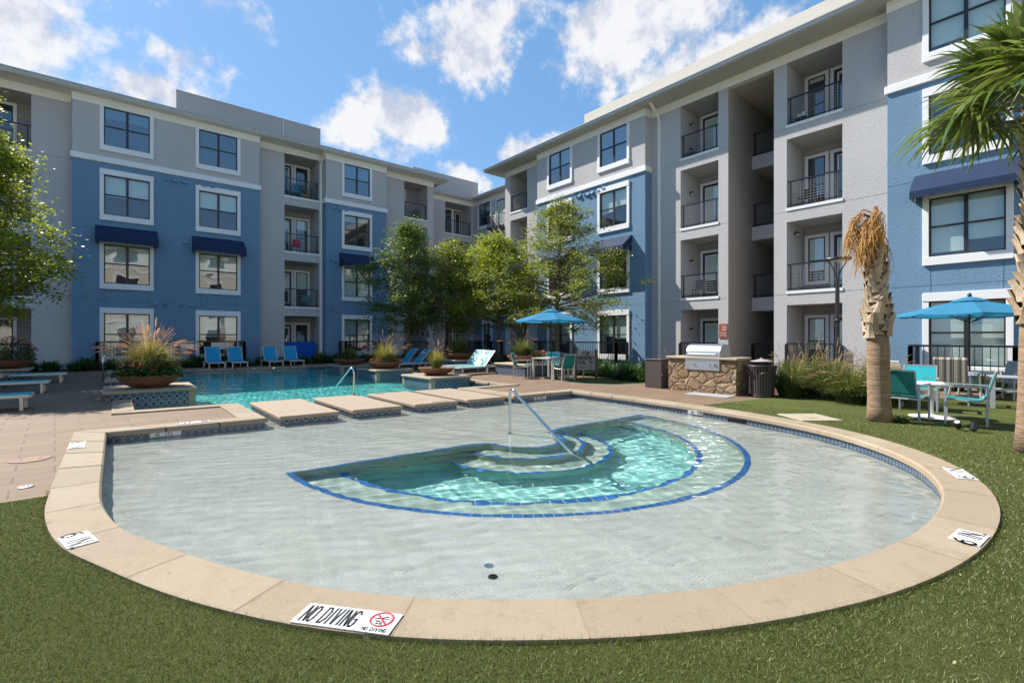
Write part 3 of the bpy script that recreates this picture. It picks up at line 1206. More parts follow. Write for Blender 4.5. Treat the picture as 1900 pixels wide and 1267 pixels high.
# ------------------------------------------------------------------ lettering
GLYPH = {  # strokes on a 0..1 by 0..1.4 grid
    'A': [[(0, 0), (.5, 1.4), (1, 0)], [(.2, .5), (.8, .5)]], 'C': [[(1, 1.15), (.7, 1.4), (.3, 1.4), (0, 1.1), (0, .3), (.3, 0), (.7, 0), (1, .25)]],
    'D': [[(0, 0), (0, 1.4), (.55, 1.4), (1, 1.05), (1, .35), (.55, 0), (0, 0)]], 'E': [[(1, 0), (0, 0), (0, 1.4), (1, 1.4)], [(0, .72), (.8, .72)]],
    'F': [[(0, 0), (0, 1.4), (1, 1.4)], [(0, .72), (.8, .72)]], 'G': [[(1, 1.15), (.7, 1.4), (.3, 1.4), (0, 1.1), (0, .3), (.3, 0), (.75, 0), (1, .25), (1, .65), (.55, .65)]],
    'H': [[(0, 0), (0, 1.4)], [(1, 0), (1, 1.4)], [(0, .7), (1, .7)]], 'I': [[(.5, 0), (.5, 1.4)]], 'L': [[(0, 1.4), (0, 0), (.95, 0)]],
    'M': [[(0, 0), (0, 1.4), (.5, .5), (1, 1.4), (1, 0)]], 'N': [[(0, 0), (0, 1.4), (1, 0), (1, 1.4)]],
    'O': [[(.3, 0), (0, .3), (0, 1.1), (.3, 1.4), (.7, 1.4), (1, 1.1), (1, .3), (.7, 0), (.3, 0)]], 'R': [[(0, 0), (0, 1.4), (.65, 1.4), (1, 1.1), (.65, .72), (0, .72)], [(.5, .72), (1, 0)]],
    'S': [[(1, 1.15), (.7, 1.4), (.3, 1.4), (0, 1.1), (.2, .78), (.8, .62), (1, .3), (.7, 0), (.3, 0), (0, .25)]], 'T': [[(.5, 0), (.5, 1.4)], [(0, 1.4), (1, 1.4)]],
    'V': [[(0, 1.4), (.5, 0), (1, 1.4)]], 'W': [[(0, 1.4), (.25, 0), (.5, 1.0), (.75, 0), (1, 1.4)]], 'Y': [[(0, 1.4), (.5, .7), (1, 1.4)], [(.5, .7), (.5, 0)]],
    '1': [[(.25, 1.1), (.55, 1.4), (.55, 0)]], '6': [[(.9, 1.35), (.4, 1.2), (.05, .7), (.05, .3), (.3, 0), (.7, 0), (.95, .3), (.95, .5), (.7, .8), (.3, .8), (.06, .5)]],
    '9': [[(.1, .05), (.6, .2), (.95, .7), (.95, 1.1), (.7, 1.4), (.3, 1.4), (.05, 1.1), (.05, .9), (.3, .6), (.7, .6), (.94, .9)]], '.': [[(.4, 0), (.6, 0)]], ' ': []}


def letters(mb, text, org, ux, uy, size, wid=None, stroke=None, lift=None, bold=.17, track=.35):
    """strokes of text; ux, uy are the writing and up directions, size is the letter height"""
    org, ux, uy = Vector(org), Vector(ux).normalized(), Vector(uy).normalized()
    nz = ux.cross(uy)
    cw = wid or size * .6
    st = size * bold / 2
    x = 0.0
    for ch in text:
        adv = cw * (.55 if ch in 'I.1' else .6 if ch == ' ' else 1)
        for line in GLYPH.get(ch, []):
            pts = []
            for (a, b) in line:
                aa = (a - .5) if ch in 'I1.' else a
                pts.append(org + ux * (x + (aa + (.3 if ch in 'I1.' else 0)) * cw) + uy * (b / 1.4 * size))
            for p, q in zip(pts, pts[1:]):
                d = (q - p)
                if d.length < 1e-6: continue
                d.normalize()
                s = nz.cross(d) * st
                p2, q2 = p - d * st * .8, q + d * st * .8
                e = nz * (lift or .002)
                mb.faces([p2 - s, q2 - s, q2 + s, p2 + s, p2 - s + e, q2 - s + e, q2 + s + e, p2 + s + e], [(0, 3, 2, 1), (4, 5, 6, 7), (0, 1, 5, 4), (1, 2, 6, 5), (2, 3, 7, 6), (3, 0, 4, 7)])
        x += adv + cw * track
    return x


def text_len(text, size, wid=None, track=.35):
    cw = wid or size * .6
    return sum(cw * (.55 if c in 'I.1' else .6 if c == ' ' else 1) + cw * track for c in text) - cw * track


def floor_plate(name, label, cat, pos, ang, w_, h_, text, size, wid, group=None, z=COPZ + .002, tiles=1, bold=.17):
    t = thing(name, label, cat, (pos[0], pos[1], z), ang, group)
    for k in range(tiles):
        m = MB(); m.box(-w_ / 2 + k * w_ / tiles + .002, -w_ / 2 + (k + 1) * w_ / tiles - .002, -h_ / 2, h_ / 2, 0, .006)
        m.build('plate', M_WHITEP, t)
    if text:
        m = MB()
        L = text_len(text, size, wid)
        letters(m, text, (-L / 2, -size / 2, .0055), (1, 0, 0), (0, 1, 0), size, wid, bold=bold)
        m.build('lettering', M_INK, t)
    return t


DG = 'depth marker plates set in the coping'
def along(i):
    """midpoint of the coping and its direction at loop corner i"""
    a, b = Vector(LIP[i]), Vector(OUTER[i])
    n = (b - a).normalized()
    return a.lerp(b, .60), n


def nearest(px, py):
    return min(range(1, NL - 9), key=lambda i: (Vector(LIP[i]).lerp(Vector(OUTER[i]), .6) - Vector((px, py))).length)


def on_coping(px, py, inset=.095):
    i = nearest(px, py)
    a, b = Vector(LIP[i]), Vector(OUTER[i])
    n = (b - a).normalized()
    t = Vector((-n.y, n.x))
    c = b - n * inset
    c = c + t * ((Vector((px, py)) - c).dot(t))
    return c, math.atan2(n.y, n.x) + R(90)


for (px, py, w_, lab) in ((-.2, 4.5, .29, 'white 6 IN plate on the left front curve of the coping beside the turf'),
                          (4.64, .47, .29, 'white 6 IN plate on the right front curve of the coping'),
                          (6.7, .9, .46, 'white 6 IN plate foreshortened on the right coping behind the other right hand plate'),
                          (-.4, 8.45, .46, 'white 6 IN plate on the straight left coping beside the paver deck')):
    c, a = on_coping(px, py)
    floor_plate('depth_marker', lab, 'depth marker', c, a, w_, .165, '6 IN.' if w_ < .4 else '6 IN', .115, .062 if w_ < .4 else .10, DG, bold=.15)
floor_plate('depth_marker', 'white 6 IN plate lying flat on the front edge of the left peninsula', 'depth marker', (1.0, row(1.0) + .2), R(176), .46, .15, '6 IN', .10, .10, DG)
for (s_, lab) in ((.62, 'white 6 IN plate upright in the tiles of the left peninsula'), (8.25, 'white 6 IN plate upright in the tiles of the right peninsula')):
    t = thing('depth_marker', lab, 'depth marker', (s_, row(s_) - .006, -.11), R(-4.1), 'upright depth plates in the waterline tiles')
    m = MB(); m.box(-.20, .20, -.006, .004, -.005, .065); m.build('plate', M_WHITEP, t)
    m = MB(); letters(m, '6 IN', (-.13, -.006, .006), (1, 0, 0), (0, 0, 1), .052, .05, lift=.002, bold=.15); m.build('lettering', M_INK, t)
t = thing('depth_marker', 'white 6 IN plate upright in the tiles of the right side of the wading pool', 'depth marker', (9.055, 4.95, -.11), R(-82), 'upright depth plates in the waterline tiles')
m = MB(); m.box(-.20, .20, -.012, .004, -.005, .065); m.build('plate', M_WHITEP, t)
m = MB(); letters(m, '6 IN', (-.13, -.012, .006), (1, 0, 0), (0, 0, 1), .052, .05, lift=.002, bold=.15); m.build('lettering', M_INK, t)

# NO DIVING plates on the near curve
c, a = on_coping(.89, 2.36)
t = thing('no_diving_plate', 'white NO DIVING plates with a red crossed circle on the near coping', 'pool sign', (c.x, c.y, COPZ + .002), a)
for k in range(3):
    m = MB(); x0 = -.265 + k * .177; m.box(x0 + .002, x0 + .175, -.085, .085, 0, .006); m.build('plate', M_WHITEP, t)
m = MB(); L = text_len('NO DIVING', .125, .026, .42)
letters(m, 'NO DIVING', (-.088 - L / 2, -.0625, .0055), (1, 0, 0), (0, 1, 0), .125, .026, bold=.085, track=.42)
m.build('lettering', M_INK, t)
m = MB()
ring = [(.178 + .056 * math.cos(q * math.pi / 18), .022 + .056 * math.sin(q * math.pi / 18), .008) for q in range(37)]
m.tube(ring, .0055, 5, flat=.4)
m.bar((.178 - .04, .022 + .04, .008), (.178 + .04, .022 - .04, .008), .009, .004)
m.build('prohibition_ring', M_RED, t)
m = MB()
L = text_len('NO DIVING', .026, .0115, .4)
letters(m, 'NO DIVING', (.178 - L / 2, -.074, .0055), (1, 0, 0), (0, 1, 0), .026, .0115, bold=.13, track=.4)
for q, (tx, yy) in enumerate((('SHALLOW', 0.0), ('WATER', -.018))):
    L = text_len(tx, .011, .005, .5)
    letters(m, tx, (.178 - L / 2, yy, .0055), (1, 0, 0), (0, 1, 0), .011, .005, bold=.14, track=.5)
m.bar((.152, .022, .008), (.206, .046, .008), .003, .003)
for q in range(6): m.bar((.136 + q * .015, .024 + .003 * (q % 2), .008), (.149 + q * .015, .024 + .003 * ((q + 1) % 2), .008), .0018, .003)
m.build('small_lettering', M_INK, t)


# ------------------------------------------------------------------ the two apartment wings
class Wing:
    """a facade plane: u runs along it, z up, p is how far a point stands proud of it"""
    def __init__(self, axis, plane):
        self.axis, self.plane = axis, plane

    def P(self, u, z, p):
        return (u, self.plane - p, z) if self.axis == 'x' else (self.plane - p, u, z)

    def box(self, mb, u0, u1, z0, z1, p0, p1, ch=0):
        a, b = self.P(u0, z0, p0), self.P(u1, z1, p1)
        mb.box(a[0], b[0], a[1], b[1], a[2], b[2], ch)

    def quad(self, mb, pts):
        q = [self.P(*p) for p in pts]
        mb.face(q if self.axis == 'x' else q[::-1])

    def wall(self, mb, u0, u1, z0, z1, holes=(), p=0.0):
        us = sorted({u0, u1, *[h[0] for h in holes], *[h[1] for h in holes]})
        zs = sorted({z0, z1, *[h[2] for h in holes], *[h[3] for h in holes]})
        us = [u for u in us if u0 <= u <= u1]
        zs = [z for z in zs if z0 <= z <= z1]
        for i in range(len(us) - 1):
            for j in range(len(zs) - 1):
                cu, cz = (us[i] + us[i + 1]) / 2, (zs[j] + zs[j + 1]) / 2
                if any(h[0] < cu < h[1] and h[2] < cz < h[3] for h in holes): continue
                self.quad(mb, [(us[i], zs[j], p), (us[i + 1], zs[j], p), (us[i + 1], zs[j + 1], p), (us[i], zs[j + 1], p)])

    def reveal(self, mb, h, d, p=0.0):
        a, b, c, e = h[:4]
        self.quad(mb, [(a, c, p), (a, e, p), (a, e, p - d), (a, c, p - d)])
        self.quad(mb, [(b, e, p), (b, c, p), (b, c, p - d), (b, e, p - d)])
        self.quad(mb, [(b, c, p), (a, c, p), (a, c, p - d), (b, c, p - d)])
        self.quad(mb, [(a, e, p), (b, e, p), (b, e, p - d), (a, e, p - d)])


FL = [0.0, 3.29, 6.58, 9.87]
FRZ = 12.33
TOP = 12.75
SILL = [.30, 3.74, 6.98, 10.25]
HEAD = [2.86, 6.14, 9.40, FRZ]


def window(wing, parent, u0, u1, fl, glass=None, blind=.5, curtain=False, trim=True, hdr=True):
    """opening inside the white surround (u0..u1 is the outside of the surround); returns the hole"""
    z0, z1 = SILL[fl], HEAD[fl]
    tw, bw, hw = .155, .27, (.27 if fl < 3 else 0.0)
    a, b, c, d = u0 + tw, u1 - tw, z0 + bw, z1 - hw
    m = MB()
    wing.box(m, u0, a, c, d, -.04, .055, .006)
    wing.box(m, b, u1, c, d, -.04, .055, .006)
    wing.box(m, u0 - .0, u1 + .0, z0, c - .002, -.04, .075, .008)
    if hw: wing.box(m, u0 - .0, u1 + .0, d + .002, z1, -.04, .07, .008)
    win = m.build('window', M_TRIM, parent, off=parent.location)
    m = MB(); mu = (a + b) / 2; mz = (c + d) / 2 + .02
    fw = .045
    for q in ((a, a + fw, c, d), (b - fw, b, c, d), (mu - .05, mu + .05, c + fw, d - fw), (a + fw, b - fw, c, c + fw), (a + fw, b - fw, d - fw, d)):
        wing.box(m, *q, -.085, -.03)
    for (x0, x1) in ((a + fw, mu - .05), (mu + .05, b - fw)):
        wing.box(m, x0, x1, mz - .028, mz + .028, -.08, -.025)
    m.build('sash', M_DARK, win, off=parent.location)
    m = MB()
    for (x0, x1) in ((a + fw, mu - .05), (mu + .05, b - fw)):
        for (y0, y1, p) in ((c + fw, mz - .028, -.06), (mz + .028, d - fw, -.05)):
            wing.quad(m, [(x0, y0, p), (x1, y0, p), (x1, y1, p), (x0, y1, p)])
    m.build('pane', glass or M_GLASS, win, off=parent.location)
    if blind > 0:
        m = MB()
        for k, (x0, x1) in enumerate(((a + .03, mu - .02), (mu + .02, b - .03))):
            zb = d - (d - c) * min(1, blind * (1 + (.05, -.12, .0, .22)[int(abs(u0) * 7 + fl * 3) % 4] * k))
            wing.box(m, x0, x1, zb, d - .02, -.17, -.15)
        m.build('curtain' if curtain else 'blind', M_CURTAIN if curtain else M_BLIND, win, off=parent.location)
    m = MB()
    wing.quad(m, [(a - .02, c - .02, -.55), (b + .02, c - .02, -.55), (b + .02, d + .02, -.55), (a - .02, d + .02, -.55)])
    m.build('dark_room_sheet', M_INT, win, off=parent.location)  # dark sheet standing in for the unlit room behind the glass
    m = MB(); wing.reveal(m, (a, b, c, d), .55); m.build('jamb', M_GREY, win, off=parent.location)
    return (a, b, c, d)


def glazed(wing, parent, name, u0, u1, z0, z1, p, door=False, blind=.7, side=1):
    """a door or tall window set against a balcony's back wall at depth p"""
    m = MB(); t = .12
    wing.box(m, u0 - t, u0, z0, z1 + t, p, p + .05)
    wing.box(m, u1, u1 + t, z0, z1 + t, p, p + .05)
    wing.box(m, u0, u1, z1, z1 + t, p, p + .05)
    if not door: wing.box(m, u0, u1, z0, z0 + .1, p, p + .05)
    o = m.build(name, M_TRIM, parent, off=parent.location)
    m = MB(); s = .15 if door else .05
    wing.box(m, u0, u0 + s, z0 + (.1 if not door else 0), z1, p, p + .035)
    wing.box(m, u1 - s, u1, z0 + (.1 if not door else 0), z1, p, p + .035)
    wing.box(m, u0 + s, u1 - s, z1 - s, z1, p, p + .035)
    wing.box(m, u0 + s, u1 - s, z0 + (.1 if not door else 0), z0 + (.32 if door else .15), p, p + .035)
    if not door: wing.box(m, u0 + s, u1 - s, (z0 + z1) / 2 - .03, (z0 + z1) / 2 + .03, p, p + .03)
    m.build('leaf' if door else 'sash', M_DARK, o, off=parent.location)
    if door:
        m = MB(); e = .03
        for q in ((u0 + s - e, u0 + s + e, z0 + .3, z1 - s + e), (u1 - s - e, u1 - s + e, z0 + .3, z1 - s + e), (u0 + s, u1 - s, z1 - s - e, z1 - s + e), (u0 + s, u1 - s, z0 + .27, z0 + .33)):
            wing.box(m, *q, p + .035, p + .045)
        m.build('glazing_bead', M_TRIM, o, off=parent.location)
        m = MB(); hu = u0 + .07 if side < 0 else u1 - .07
        a = wing.P(hu, z0 + 1.0, p + .06); m.lathe([(0, -.03), (.03, -.02), (.03, .02), (0, .03)], 10, a)
        m.build('handle', M_STEEL, o, off=parent.location)
    m = MB()
    wing.quad(m, [(u0 + s, z0 + .1, p + .02), (u1 - s, z0 + .1, p + .02), (u1 - s, z1 - s, p + .02), (u0 + s, z1 - s, p + .02)])
    m.build('pane', M_GLASS, o, off=parent.location)
    m = MB(); zb = z1 - (z1 - z0) * blind
    if blind > 0:
        wing.quad(m, [(u0 + s, zb, p + .012), (u1 - s, zb, p + .012), (u1 - s, z1 - s, p + .012), (u0 + s, z1 - s, p + .012)])
        m.build('blind', M_BLIND, o, off=parent.location)
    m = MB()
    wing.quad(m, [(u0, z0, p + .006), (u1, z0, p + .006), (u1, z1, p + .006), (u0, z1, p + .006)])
    m.build('dark_room_sheet', M_INT, o, off=parent.location)  # darkness of the room beyond, painted as a flat dark sheet
    return o


def railing(wing, parent, u0, u1, z, p, style='grid', h=1.07):
    m = MB()
    wing.box(m, u0, u1, z + h - .045, z + h, p - .03, p + .03)
    wing.box(m, u0, u1, z + .07, z + .105, p - .02, p + .02)
    for u in (u0 + .1, u1 - .1):
        wing.box(m, u - .022, u + .022, z, z + h - .045, p - .022, p + .022)
    o = m.build('balcony_railing', M_RAIL, parent, off=parent.location)
    m = MB()
    zs = [z + .105 + (h - .15) * k / 9 for k in range(1, 9)]
    for zz in zs:
        m.tube([wing.P(u0 + .1, zz, p), wing.P(u1 - .1, zz, p)], .007, 4)
    if style == 'grid':
        nn = int((u1 - u0) / .13)
        for k in range(1, nn):
            u = u0 + .1 + (u1 - u0 - .2) * k / nn
            m.tube([wing.P(u, z + .105, p), wing.P(u, z + h - .045, p)], .006, 4)
    m.build('rod_mesh' if style == 'grid' else 'rods', M_CABLE, o, off=parent.location)
    return o


def balcony(wing, parent, mb_wall, u0, u1, fl, depth, door=None, win=None, style='grid', blind=.6, p=0.0, rail=True):
    """recessed balcony: side walls, ceiling and floor are part of the wing's wall mesh"""
    z0 = FL[fl]
    z1 = (FL[fl + 1] - .56) if fl < 3 else FRZ
    h = (u0, u1, z0, z1)
    m = MB(); wing.reveal(m, h, depth, p); m.build('balcony_lining', M_GREY, parent, off=parent.location)
    m = MB(); wing.quad(m, [(u0, z0, p - depth), (u1, z0, p - depth), (u1, z1, p - depth), (u0, z1, p - depth)]); m.build('balcony_back_wall', M_SIDING, parent, off=parent.location)
    if door: glazed(wing, parent, 'balcony_door', door[0], door[1], z0 + .02, z0 + 2.25, p - depth + .004, True, blind)
    if win: glazed(wing, parent, 'balcony_window', win[0], win[1], z0 + (.35 if fl in (0, 1) and wing.axis == 'y' else .02), z0 + 2.25, p - depth + .004, False, blind * .9)
    if fl > 0:
        m = MB(); wing.box(m, u0 - .02, u1 + .02, z0 - .115, z0 - .004, p + .001, p + .03); m.build('balcony_ledge', M_TRIM, parent, off=parent.location)
        if rail: railing(wing, parent, u0 + .02, u1 - .02, z0, p - .06, style)
    return h


def awning(wing, parent, u0, u1, zt=6.72, zb=6.08, pr=.78, val=.22):
    m = MB()
    A = [(u0, zt, .01), (u1, zt, .01), (u1, zb, pr), (u0, zb, pr)]
    wing.quad(m, A[::-1])
    wing.quad(m, [(u0, zb, pr), (u1, zb, pr), (u1, zb - val, pr), (u0, zb - val, pr)][::-1])
    for u in (u0, u1):
        wing.quad(m, [(u, zt, .01), (u, zb, pr), (u, zb - val, pr), (u, zb - val, .01)])
    wing.quad(m, [(u0, zt - .01, .012), (u1, zt - .01, .012), (u1, zb - .012, pr - .01), (u0, zb - .012, pr - .01)])
    o = m.build('awning', M_NAVY, parent, off=parent.location)
    m = MB()
    for u in (u0 + .03, (u0 + u1) / 2, u1 - .03):
        m.tube([wing.P(u, zb - val + .02, .01), wing.P(u, zb - val + .02, pr - .02)], .014, 6)
    m.tube([wing.P(u0 + .02, zb - val + .02, pr - .02), wing.P(u1 - .02, zb - val + .02, pr - .02)], .014, 6)
    m.build('awning_frame', M_ALU, o, off=parent.location)
    return o


def vent(wing, parent, u, z, big=True):
    m = MB()
    if big:
        wing.quad(m, [(u - .1, z + .12, .002), (u + .1, z + .12, .002), (u + .1, z - .06, .11), (u - .1, z - .06, .11)])
        wing.box(m, u - .1, u + .1, z - .075, z - .06, .0, .11)
        for s in (-.1, .1):
            wing.quad(m, [(u + s, z + .12, .002), (u + s, z - .06, .11), (u + s, z - .06, .002)])
    else:
        wing.box(m, u - .065, u + .065, z - .05, z + .05, 0, .09, .02)
    m.build('vent_hood', M_BLUE, parent, off=parent.location)


def downspout(wing, parent, u, p, z0=0, z1=12.3, eave=.6):
    m = MB()
    wing.box(m, u - .05, u + .05, z0, z1 - .25, p, p + .08)
    q = [wing.P(u, z1 - .25, p + .04), wing.P(u, z1 - .08, p + .10), wing.P(u, TOP + .03, p + eave - .1)]
    m.bar(q[0], q[1], .1, .08); m.bar(q[1], q[2], .1, .08)
    m.build('downspout', M_FRIEZE, parent, off=parent.location)


def sconce(wing, parent, u, z, p):
    m = MB()
    wing.box(m, u - .04, u + .04, z - .06, z + .06, p, p + .02)
    c = wing.P(u, z, p + .12)
    m.tube([wing.P(u, z + .03, p + .02), wing.P(u, z + .09, p + .07), wing.P(u, z + .06, p + .12)], .012, 6)
    m.lathe([(.02, .05), (.075, -.02), (.07, -.03)], 12, c)
    o = m.build('wall_lamp', M_BLACK, parent, off=parent.location)
    m = MB(); m.lathe([(0, -.10), (.035, -.09), (.045, -.04), (.03, -.02)], 10, c); m.build('bulb', M_BULB, o, off=parent.location)


SURF = {'grey': ('grey_wall', 'M_GREY'), 'blue': ('blue_wall', 'M_BLUE'), 'in': ('control_joint', 'M_JOINTD'), 'trim': ('trim_band', 'M_TRIM'), 'frieze': ('frieze', 'M_FRIEZE')}
M_JOINTD = simple('dark_joint', (.20, .20, .205), .9, .1)  # control joints, a tone darker than the grey stucco


def flush(W, parent):
    for k, (nm, mt) in SURF.items():
        if W[k].f:
            W[k].build(nm, globals()[mt], parent, off=parent.location)
            W[k] = MB()


# ---------- shaded wing along x
LW = thing('apartment_building', 'shaded blue and grey apartment wing behind the loungers and the main pool', 'building', (4.5, 29.5, 0), 0, 'apartment wings around the pool court')
off = LW.location
B = Wing('x', 29.5)      # face of the projecting blue bays
C = Wing('x', 30.1)      # face of the recessed grey walls
D = Wing('x', 32.5)      # far corner
W = {k: MB() for k in ('grey', 'blue', 'in', 'side', 'trim', 'frieze')}
bays = [(-1.49, 6.23, [(-.55, 1.48), (3.22, 5.28)]), (9.88, 13.83, [(10.85, 12.82)])]
blinds = {(0, 3): (1.0, M_GLASSB), (0, 2): (.52, None), (0, 1): (.5, None), (0, 0): (.6, None)}
for bi, (u0, u1, wins) in enumerate(bays):
    holes = []
    for wi, (a, b) in enumerate(wins):
        for fl in range(4):
            bl = [(.95, .55, .7), (.5, .53, .98), (.52, .47, .2), (.25, .0, .52)][fl][(wi + bi * 2) % 3]
            holes.append(window(B, LW, a, b, fl, M_GLASSB if fl == 3 else M_GLASS, bl, curtain=(fl == 0 and wi == 0) or (fl == 2 and bi == 1)))
    hb = [h for h in holes if h[3] < 9.7]
    hg = [h for h in holes if h[3] > 9.7]
    B.wall(W['blue'], u0, u1, 0, 9.68, hb)
    B.wall(W['grey'], u0, u1, 9.68, FRZ, hg)
    for u, sgn in ((u0, 1), (u1, -1)):      # returns of the bay
        q = [(u, 0, 0), (u, 9.68, 0), (u, 9.68, -.6), (u, 0, -.6)]
        B.quad(W['blue'], q if sgn > 0 else q[::-1])
        q = [(u, 9.68, 0), (u, FRZ, 0), (u, FRZ, -.6), (u, 9.68, -.6)]
        B.quad(W['grey'], q if sgn > 0 else q[::-1])
    B.box(W['trim'], u0 - .07, u1 + .07, 9.69, 9.96, -.55, .07, .01)
    B.box(W['frieze'], u0 - .02, u1 + .02, FRZ + .003, TOP - .02, -.55, .03)
    flush(W, LW)
M_JOINTB = simple('dark_blue_joint', (.06, .115, .175), .9, .1)  # joint strips coloured darker than the blue stucco
for (u0, u1, wins) in bays:      # control joints of the blue stucco
    for z in (3.2, 6.55):
        m = MB(); B.box(m, u0 + .02, u1 - .02, z, z + .012, -.01, .003); m.build('control_joint', M_JOINTB, LW, off=off)
    for (a, b) in wins:
        for u in (a + .2, b - .2):
            for (z0, z1) in ((HEAD[0] + .02, SILL[1] - .02), (HEAD[1] + .75, SILL[2] - .02)):
                m = MB(); B.box(m, u, u + .012, z0, z1, -.01, .0035); m.build('control_joint', M_JOINTB, LW, off=off)
# recessed walls and balconies
rec = [(-16, -1.5), (6.22, 9.9), (13.82, 17.76)]
bal = {0: [(-7.2, -2.87, (-6.6, -5.6), (-5.2, -3.6))], 1: [(7.68, 9.67, (7.42, 8.45), (8.72, 9.42))], 2: [(15.43, 17.26, (16.9, 17.8), (15.2, 16.2))]}
for ri, (u0, u1) in enumerate(rec):
    holes = []
    for (a, b, dr, wn) in bal[ri]:
        for fl in range(4):
            dr2 = (max(a + .06, dr[0]), min(b - .06, dr[1]))
            wn2 = (max(a + .2, wn[0]), min(b - .2, wn[1]))
            holes.append(balcony(C, LW, W, a, b, fl, 1.5, dr2 if dr2[1] - dr2[0] > .5 else None, wn2, 'grid', (.0, .55, .3, .0)[fl]))
    C.wall(W['grey'], u0, u1, 0, FRZ, holes)
    if ri == 2: C.quad(W['grey'], [(17.76, 0, 0), (17.76, FRZ, 0), (17.76, FRZ, -2.4), (17.76, 0, -2.4)][::-1])
    C.box(W['frieze'], u0 + .05, u1 + (.03 if ri == 2 else -.05), FRZ + .003, TOP - .02, -.3, .03)
    for fl in (1, 2, 3):   # stucco joints
        for (a, b) in (((u0, bal[ri][0][0]),) + (((bal[ri][0][1], u1),))):
            if b - a > .5:
                flush(W, LW)
                C.box(W['in'], a + .02, b - .02, FL[fl] - .14, FL[fl] - .128, -.01, .003)
                flush(W, LW)
# end of the main run, then the set-back corner
holes = [balcony(D, LW, W, 20.25, 22.75, fl, 1.4, (21.95, 22.7), (20.6, 21.7), 'grid', (0, .4, .2, 0)[fl]) for fl in range(4)]
D.wall(W['grey'], 17.76, 23.0, 0, FRZ, holes)
D.box(W['frieze'], 17.76, 23.0, FRZ + .003, TOP - .02, -.3, .03)
flush(W, LW)
# eaves, roof, gutters
ROOFL = MB()
ROOFL.box(-16, 18.35, 29.08, 42, TOP - .02, TOP + .1)
ROOFL.box(18.35, 36, 31.95, 42, TOP - .02, TOP + .1)
ROOFL.build('roof', M_ROOF, LW, off=off)
m = MB()
m.box(-16, 18.38, 29.02, 30.4, TOP - .055, TOP - .02)
m.box(17.8, 23.3, 31.9, 33, TOP - .055, TOP - .02)
m.build('soffit', M_FRIEZE, LW, off=off)


def gutter(mb, a, b):
    """ogee gutter from a to b (plan points), outside on the right hand"""
    a, b = Vector(a), Vector(b)
    d = (b - a).normalized()
    n = Vector((d.y, -d.x))
    prof = [(-.02, 0), (.06, 0), (.085, .03), (.09, .09), (.13, .14), (.13, .17), (.10, .17), (.10, .15), (-.02, .15)]
    pts = []
    for e in (a, b):
        for (o, z) in prof:
            q = e + n * o
            pts.append((q.x, q.y, TOP - .03 + z))
    k = len(prof)
    mb.faces(pts, [(i, (i + 1) % k, k + (i + 1) % k, k + i) for i in range(k)] + [tuple(range(k))[::-1], tuple(range(k, 2 * k))])


m = MB()
gutter(m, (-16, 29.05), (18.40, 29.05)); gutter(m, (18.40, 29.05), (18.40, 31.9))
gutter(m, (18.42, 31.92), (22.45, 31.92))
m.build('gutter', M_GUTTER, LW, off=off)
m = MB(); m.box(-16, 23, 41.8, 42, 0, TOP - .03); m.build('rear_wall', M_GREY, LW, off=off)
m = MB(); m.box(-16, 23, 34.2, 34.4, 0, TOP - .06); m.box(-16.1, -16, 30.1, 42, 0, TOP - .06); m.build('light_block_wall', M_INT, LW, off=off)  # unseen core walls added to block light behind the facade
downspout(Wing('x', 30.1), LW, 9.77, .0, eave=1.0)
m = MB(); m.box(2.56, 10.2, 31.5, 31.56, TOP + .1, 14.88); m.box(2.56, 2.62, 31.56, 39, TOP + .1, 14.88); m.box(10.14, 10.2, 31.56, 39, TOP + .1, 14.88)
m.box(2.54, 10.22, 31.48, 31.62, 14.88, 14.93)
sc1 = m.build('roof_screen', M_SCREEN, LW, off=off)
m = MB(); m.box(7.95, 7.985, 31.47, 31.5, TOP + .15, 14.88); m.build('seam', M_TRIM, sc1, off=off)
m = MB(); m.box(17.9, 24.2, 33.5, 33.56, TOP + .1, 14.85); m.box(24.14, 24.2, 33.56, 39, TOP + .1, 14.85); m.box(17.9, 17.96, 33.56, 39, TOP + .1, 14.85)
m.build('roof_screen', M_SCREEN, LW, off=off)
for (a, b) in bays[0][2] + bays[1][2]:
    awning(B, LW, a - .15, b + .15)
for (u, z, g) in ((2.05, 9.42, 1), (2.35, 9.40, 1), (2.72, 9.42, 1), (3.3, 9.42, 0), (3.6, 9.42, 1), (3.95, 9.42, 1), (1.68, 6.30, 0), (2.75, 6.30, 0),
                  (1.55, 3.12, 1), (1.95, 3.10, 0), (2.6, 3.10, 0), (3.05, 3.12, 1), (10.35, 9.45, 1), (10.75, 9.42, 1), (11.1, 9.40, 1), (10.2, 6.2, 0), (10.5, 6.15, 1), (10.25, 3.1, 0), (10.6, 3.1, 1)):
    vent(B, LW, u, z, g)

